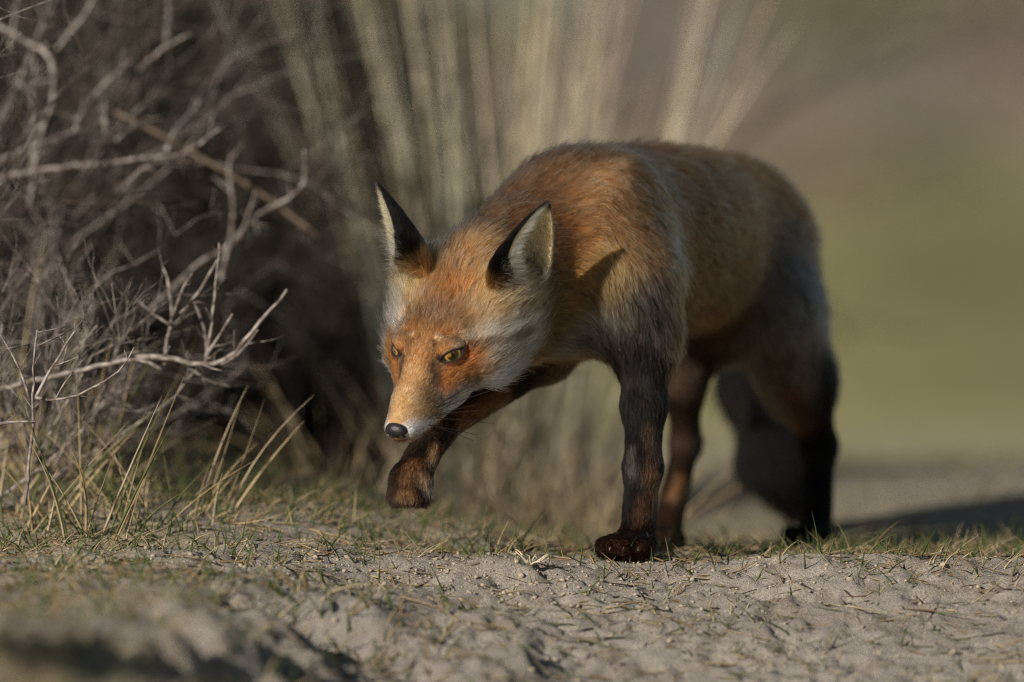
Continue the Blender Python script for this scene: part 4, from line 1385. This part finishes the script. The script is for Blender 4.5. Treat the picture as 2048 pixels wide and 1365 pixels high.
B = [([(-60, 800), (0, 776), (73, 760), (153, 744), (226, 724), (274, 716), (322, 738)], 0, 1.5), ([(274, 716), (322, 712), (363, 724), (403, 732), (443, 728), (484, 692), (524, 643), (576, 581)], 0, 1.25),
     ([(330, 730), (334, 676), (345, 627), (343, 579), (326, 535)], 0, .9), ([(347, 631), (363, 583), (383, 545)], 0, .7), ([(359, 627), (395, 595), (419, 551), (447, 488)], 0, .8),
     ([(411, 730), (423, 656), (431, 591), (435, 523), (437, 486)], 0, .8), ([(411, 728), (415, 676), (387, 603)], 0, .7), ([(413, 715), (433, 680), (464, 627)], 0, .8), ([(443, 728), (470, 718), (500, 690), (515, 660)], 0, .7),
     ([(380, 735), (419, 768), (447, 776), (484, 772)], 0, .75), ([(334, 720), (379, 752)], 0, .9), ([(339, 650), (302, 627), (278, 603)], 0, .6), ([(226, 724), (250, 700), (290, 705), (322, 700)], 0, .8)]
traced_shrub('dead_shrub', 'long low dead branch reaching sideways out of the thicket with upturned twigs', B, .22, .0023, .06, 2.2)
Cc = [([(-60, 340), (11, 316), (88, 285), (158, 260), (197, 267), (232, 281)], 0, 1.4), ([(-20, 360), (70, 341), (176, 330), (281, 316), (352, 316), (387, 299), (440, 258)], 0, 1.4), ([(239, 387), (264, 352), (292, 334), (338, 323)], 0, 1.2),
      ([(334, 302), (355, 246), (387, 225), (408, 190)], 0, 1.2), ([(232, 281), (271, 253), (295, 234)], 0, 1.0), ([(211, 267), (211, 197)], 0, 1.0), ([(150, 262), (165, 220), (170, 180)], 0, 1.0),
      ([(440, 560), (464, 464), (468, 404), (457, 352), (461, 299)], 0, 1.3), ([(470, 480), (500, 440), (552, 411), (598, 383), (615, 355), (605, 299)], 0, 1.4), ([(475, 471), (515, 468), (559, 464)], 0, 1.2),
      ([(480, 480), (500, 420), (512, 385)], 0, 1.1), ([(300, 620), (380, 540), (440, 500), (480, 478)], 0, 1.5)]
traced_shrub('dead_shrub', 'blurred grey branches fanning up in the middle of the thicket', Cc, .55, .0018, .10, 3.2)
Dd = [([(-60, 20), (0, 56), (70, 91), (105, 112), (110, 200), (70, 300), (60, 420)], 0, 1.5), ([(105, 112), (141, 63), (183, 11), (200, -30)], 0, 1.2), ([(91, 100), (91, 49), (81, 0)], 0, 1.1), ([(20, 100), (30, 40), (36, -10)], 0, 1.0),
      ([(180, 200), (230, 150), (262, 120)], 0, 1.0), ([(280, 140), (330, 90), (380, 70)], 0, 1.1), ([(330, 90), (338, 40), (340, -20)], 0, 1.0), ([(60, 420), (66, 200), (70, 120)], 0, 1.1)]
traced_shrub('dead_shrub', 'tall blurred grey branches crossing high in the thicket', Dd, .65, .0021, .12, 3.2)
# a bent dark stem in the back of the thicket and a straw stalk fallen across
g = PX(640, 300, 1.7)
st = empty('dark_stem', (g[0], g[1], gz(g[0], g[1])), 'thick dark crooked stem leaning at the back of the thicket', 'stem')
P = np.array([PX(*q, 1.7) for q in ((420, 60), (450, 140), (492, 178), (545, 220), (598, 262), (640, 330), (660, 480), (665, 700), (660, 1030))])
Q = wiggle(P, .001)
V, F = tube(Q, np.linspace(.009, .012, len(Q)), 8)
new_mesh('stem', V, F, m_dark, st)
for pts, rs in spurs(Q, .008, 10, .03, .10):
    V, F = tube(pts, np.linspace(rs, rs * .3, len(pts)), 5)
    new_mesh('branch', V, F, m_dark, st)
P = np.array([PX(*q, .66) for q in ((230, 225), (292, 253), (422, 327), (527, 390), (640, 476))])
V, F = tube(wiggle(P, .0002), np.full(len(wiggle(P, 0)), .0022), 6)
sw = new_mesh('straw_stalk', V, F, m_grass)
add_color_attr(sw.data, 'tint', np.tile((.17, .13, .088), (len(V), 1)))
tag(sw, 'single straight straw stalk lying slantwise across the grey branches', 'straw')

# random dead shrubs that fill the thicket
def random_shrub(base, label, height, nb, r0, aim, mat=None, dens=1.0, group=None):
    o = empty('dead_shrub', tuple(base), label, 'shrub', group)
    def grow(p, d, L, r, depth, acc):
        n = max(4, int(L / .03))
        Q = [p]
        for i in range(n):
            d = nrm(d + rng.normal(0, .16, 3) + np.array([0, 0, .03]))
            Q.append(Q[-1] + d * L / n)
        Q = np.array(Q)
        acc.append(tube(Q, np.linspace(r, r * .5, len(Q)), 5 if depth < 2 else 4))
        if depth < 3:
            for _ in range(int(dens * (4 if depth == 0 else 4 if depth == 1 else 3) + rng.random())):
                i = rng.integers(1, len(Q))
                sd = nrm(rng.normal(size=3))
                grow(Q[i], nrm(d + sd * .95 + np.array([0, 0, .15])), L * rng.uniform(.35, .65), r * .55, depth + 1, acc)
    for _ in range(nb):
        a = rng.uniform(0, 6.283)
        d = nrm(np.array([math.cos(a) * .55, math.sin(a) * .55, 1.0]) + np.asarray(aim))
        acc = []
        grow(np.asarray(base) + np.array([.02 * math.cos(a), .02 * math.sin(a), -.01]), d, height * rng.uniform(.6, 1.1), r0, 0, acc)
        V = np.concatenate([x[0] for x in acc])
        off, F = 0, []
        for x in acc:
            F += [[i + off for i in f] for f in x[1]]
            off += len(x[0])
        new_mesh('branch', V, F, mat or m_twig, o)
    return o
def gp(x, y):
    return np.array([x, y, gz(x, y)])
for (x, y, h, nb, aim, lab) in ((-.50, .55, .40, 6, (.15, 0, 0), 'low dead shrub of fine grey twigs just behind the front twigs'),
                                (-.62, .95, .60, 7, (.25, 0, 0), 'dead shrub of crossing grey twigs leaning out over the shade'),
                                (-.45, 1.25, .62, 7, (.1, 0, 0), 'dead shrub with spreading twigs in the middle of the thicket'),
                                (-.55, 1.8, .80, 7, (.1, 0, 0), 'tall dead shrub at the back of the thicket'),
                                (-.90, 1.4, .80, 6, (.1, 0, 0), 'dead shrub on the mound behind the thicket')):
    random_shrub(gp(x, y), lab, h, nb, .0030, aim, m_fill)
for (x, y, h, nb, aim, lab) in ((-.50, .22, .22, 5, (.25, 0, .1), 'low tangle of fine brown twigs right beside the front stem'), (-.42, .45, .20, 5, (.2, 0, 0), 'low tangle of fine brown twigs under the long dead branch'), (-.47, .30, .26, 5, (.35, 0, -.2), 'small tangle of pale twigs among the dry straw'), (-.60, .70, .55, 6, (.35, 0, 0), 'pale twiggy shrub tangled into the middle of the thicket'), (-.58, .85, .45, 5, (.1, 0, 0), 'pale twiggy shrub standing in front of the dark bushes'), (-.52, .42, .42, 5, (.3, 0, 0), 'pale twiggy shrub leaning over the dry straw')):
    random_shrub(gp(x, y), lab, h, nb, .0015, aim, m_twig, dens=1.1)
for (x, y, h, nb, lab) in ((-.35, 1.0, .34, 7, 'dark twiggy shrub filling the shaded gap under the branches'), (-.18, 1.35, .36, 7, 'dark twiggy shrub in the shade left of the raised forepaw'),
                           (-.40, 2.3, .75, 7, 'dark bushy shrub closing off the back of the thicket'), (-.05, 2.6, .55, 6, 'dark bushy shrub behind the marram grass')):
    random_shrub(gp(x, y), lab, h, nb, .0035, (0, 0, 0), m_dark, dens=1.25)  # near-black bark stands in for the shade inside the thicket

# ---- scrub on the far dunes: one blurred mass
m_scrub = leaf_mat('far_scrub_leaf', .1)
parts, cols = [], []
tri_f = [[0, 1, 2]]
SY = rng.uniform(22, 62, 320)
SX = rng.uniform(-1, 1, 320) * (2.2 + SY * .10)
SZ = ground_h(SX, SY)
for x, y, z in zip(SX, SY, SZ):
    if y < 36 and rng.random() < .6:
        continue
    s = rng.uniform(.12, .38) * (.6 + y / 70)
    c = np.array([(.13, .10, .082), (.13, .125, .05), (.19, .15, .11), (.10, .095, .045)][rng.integers(4)]) * rng.uniform(.7, 1.3)
    for _k in range(70):
        p = np.array([x, y, z]) + np.array([rng.normal(0, s * .6), rng.normal(0, s * .6), abs(rng.normal(0, s * .7))])
        parts.append((p + rng.normal(0, s * .13, (3, 3)), tri_f))
        cols.append(c * rng.uniform(.7, 1.3))
scrub = joined('far_scrub', parts, m_scrub, cols)
tag(scrub, 'brown and olive scrub spread over the distant dunes', 'scrub', kind='stuff')
for (x, y, w_, h_, lab) in ((-.15, 1.75, .17, .36, 'dark dense bush in deep shade behind the raised forepaw'), (-.37, 1.8, .20, .52, 'dark dense bush in the gap behind the low dead branch'),
                            (-.60, 2.9, .28, .75, 'tall dark dense bush rising behind the dead thicket'), (-.98, 2.4, .30, .80, 'tall dark dense bush at the outer end of the thicket'), (-.25, 3.4, .26, .62, 'dark dense bush farthest behind the crooked stem'),
                            (-.58, -1.50, .165, .26, 'small bushy shrub on thin stems shading the sandy hollow')):  # unseen bush added to cast shade on the hollow
    g = gp(x, y)
    o = empty('shade_bush', tuple(g), lab, 'bush', None)
    n_ = int(5200 * (w_ / .2) ** 2 * (h_ / .4) ** .5)
    q = nrm(rng.normal(size=(n_, 3))) * (rng.random((n_, 1)) ** .38)
    q[:, 2] = np.abs(q[:, 2])
    lump = .75 + .5 * vnoise(nrm(q) * 2.6 + 5 * x)
    q = g + np.array([0, 0, .24 if y < 0 else 0]) + q * np.array([w_, w_ * .8, h_]) * lump[:, None]
    tri = q[:, None] + rng.normal(0, .011, (n_, 3, 3))
    c_ = np.array([(.017, .016, .010), (.022, .018, .012), (.012, .013, .007)])[rng.integers(3, size=n_)] * rng.uniform(.6, 1.4, (n_, 1))  # near-black leaf tint stands in for the shade behind the thicket
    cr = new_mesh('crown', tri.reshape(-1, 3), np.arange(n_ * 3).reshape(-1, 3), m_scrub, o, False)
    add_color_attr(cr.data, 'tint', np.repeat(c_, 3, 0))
    acc = [tube(np.array([g + np.array([0, 0, -.02]), g + np.array([w_ * .15 * k - w_ * .3, .01, h_ * .4]), g + np.array([w_ * .3 * k - w_ * .6, .02, h_ * .7])]), [.010, .007, .003], 5) for k in range(5)]
    for t_ in acc:
        new_mesh('stem', t_[0], t_[1], m_dark, o)
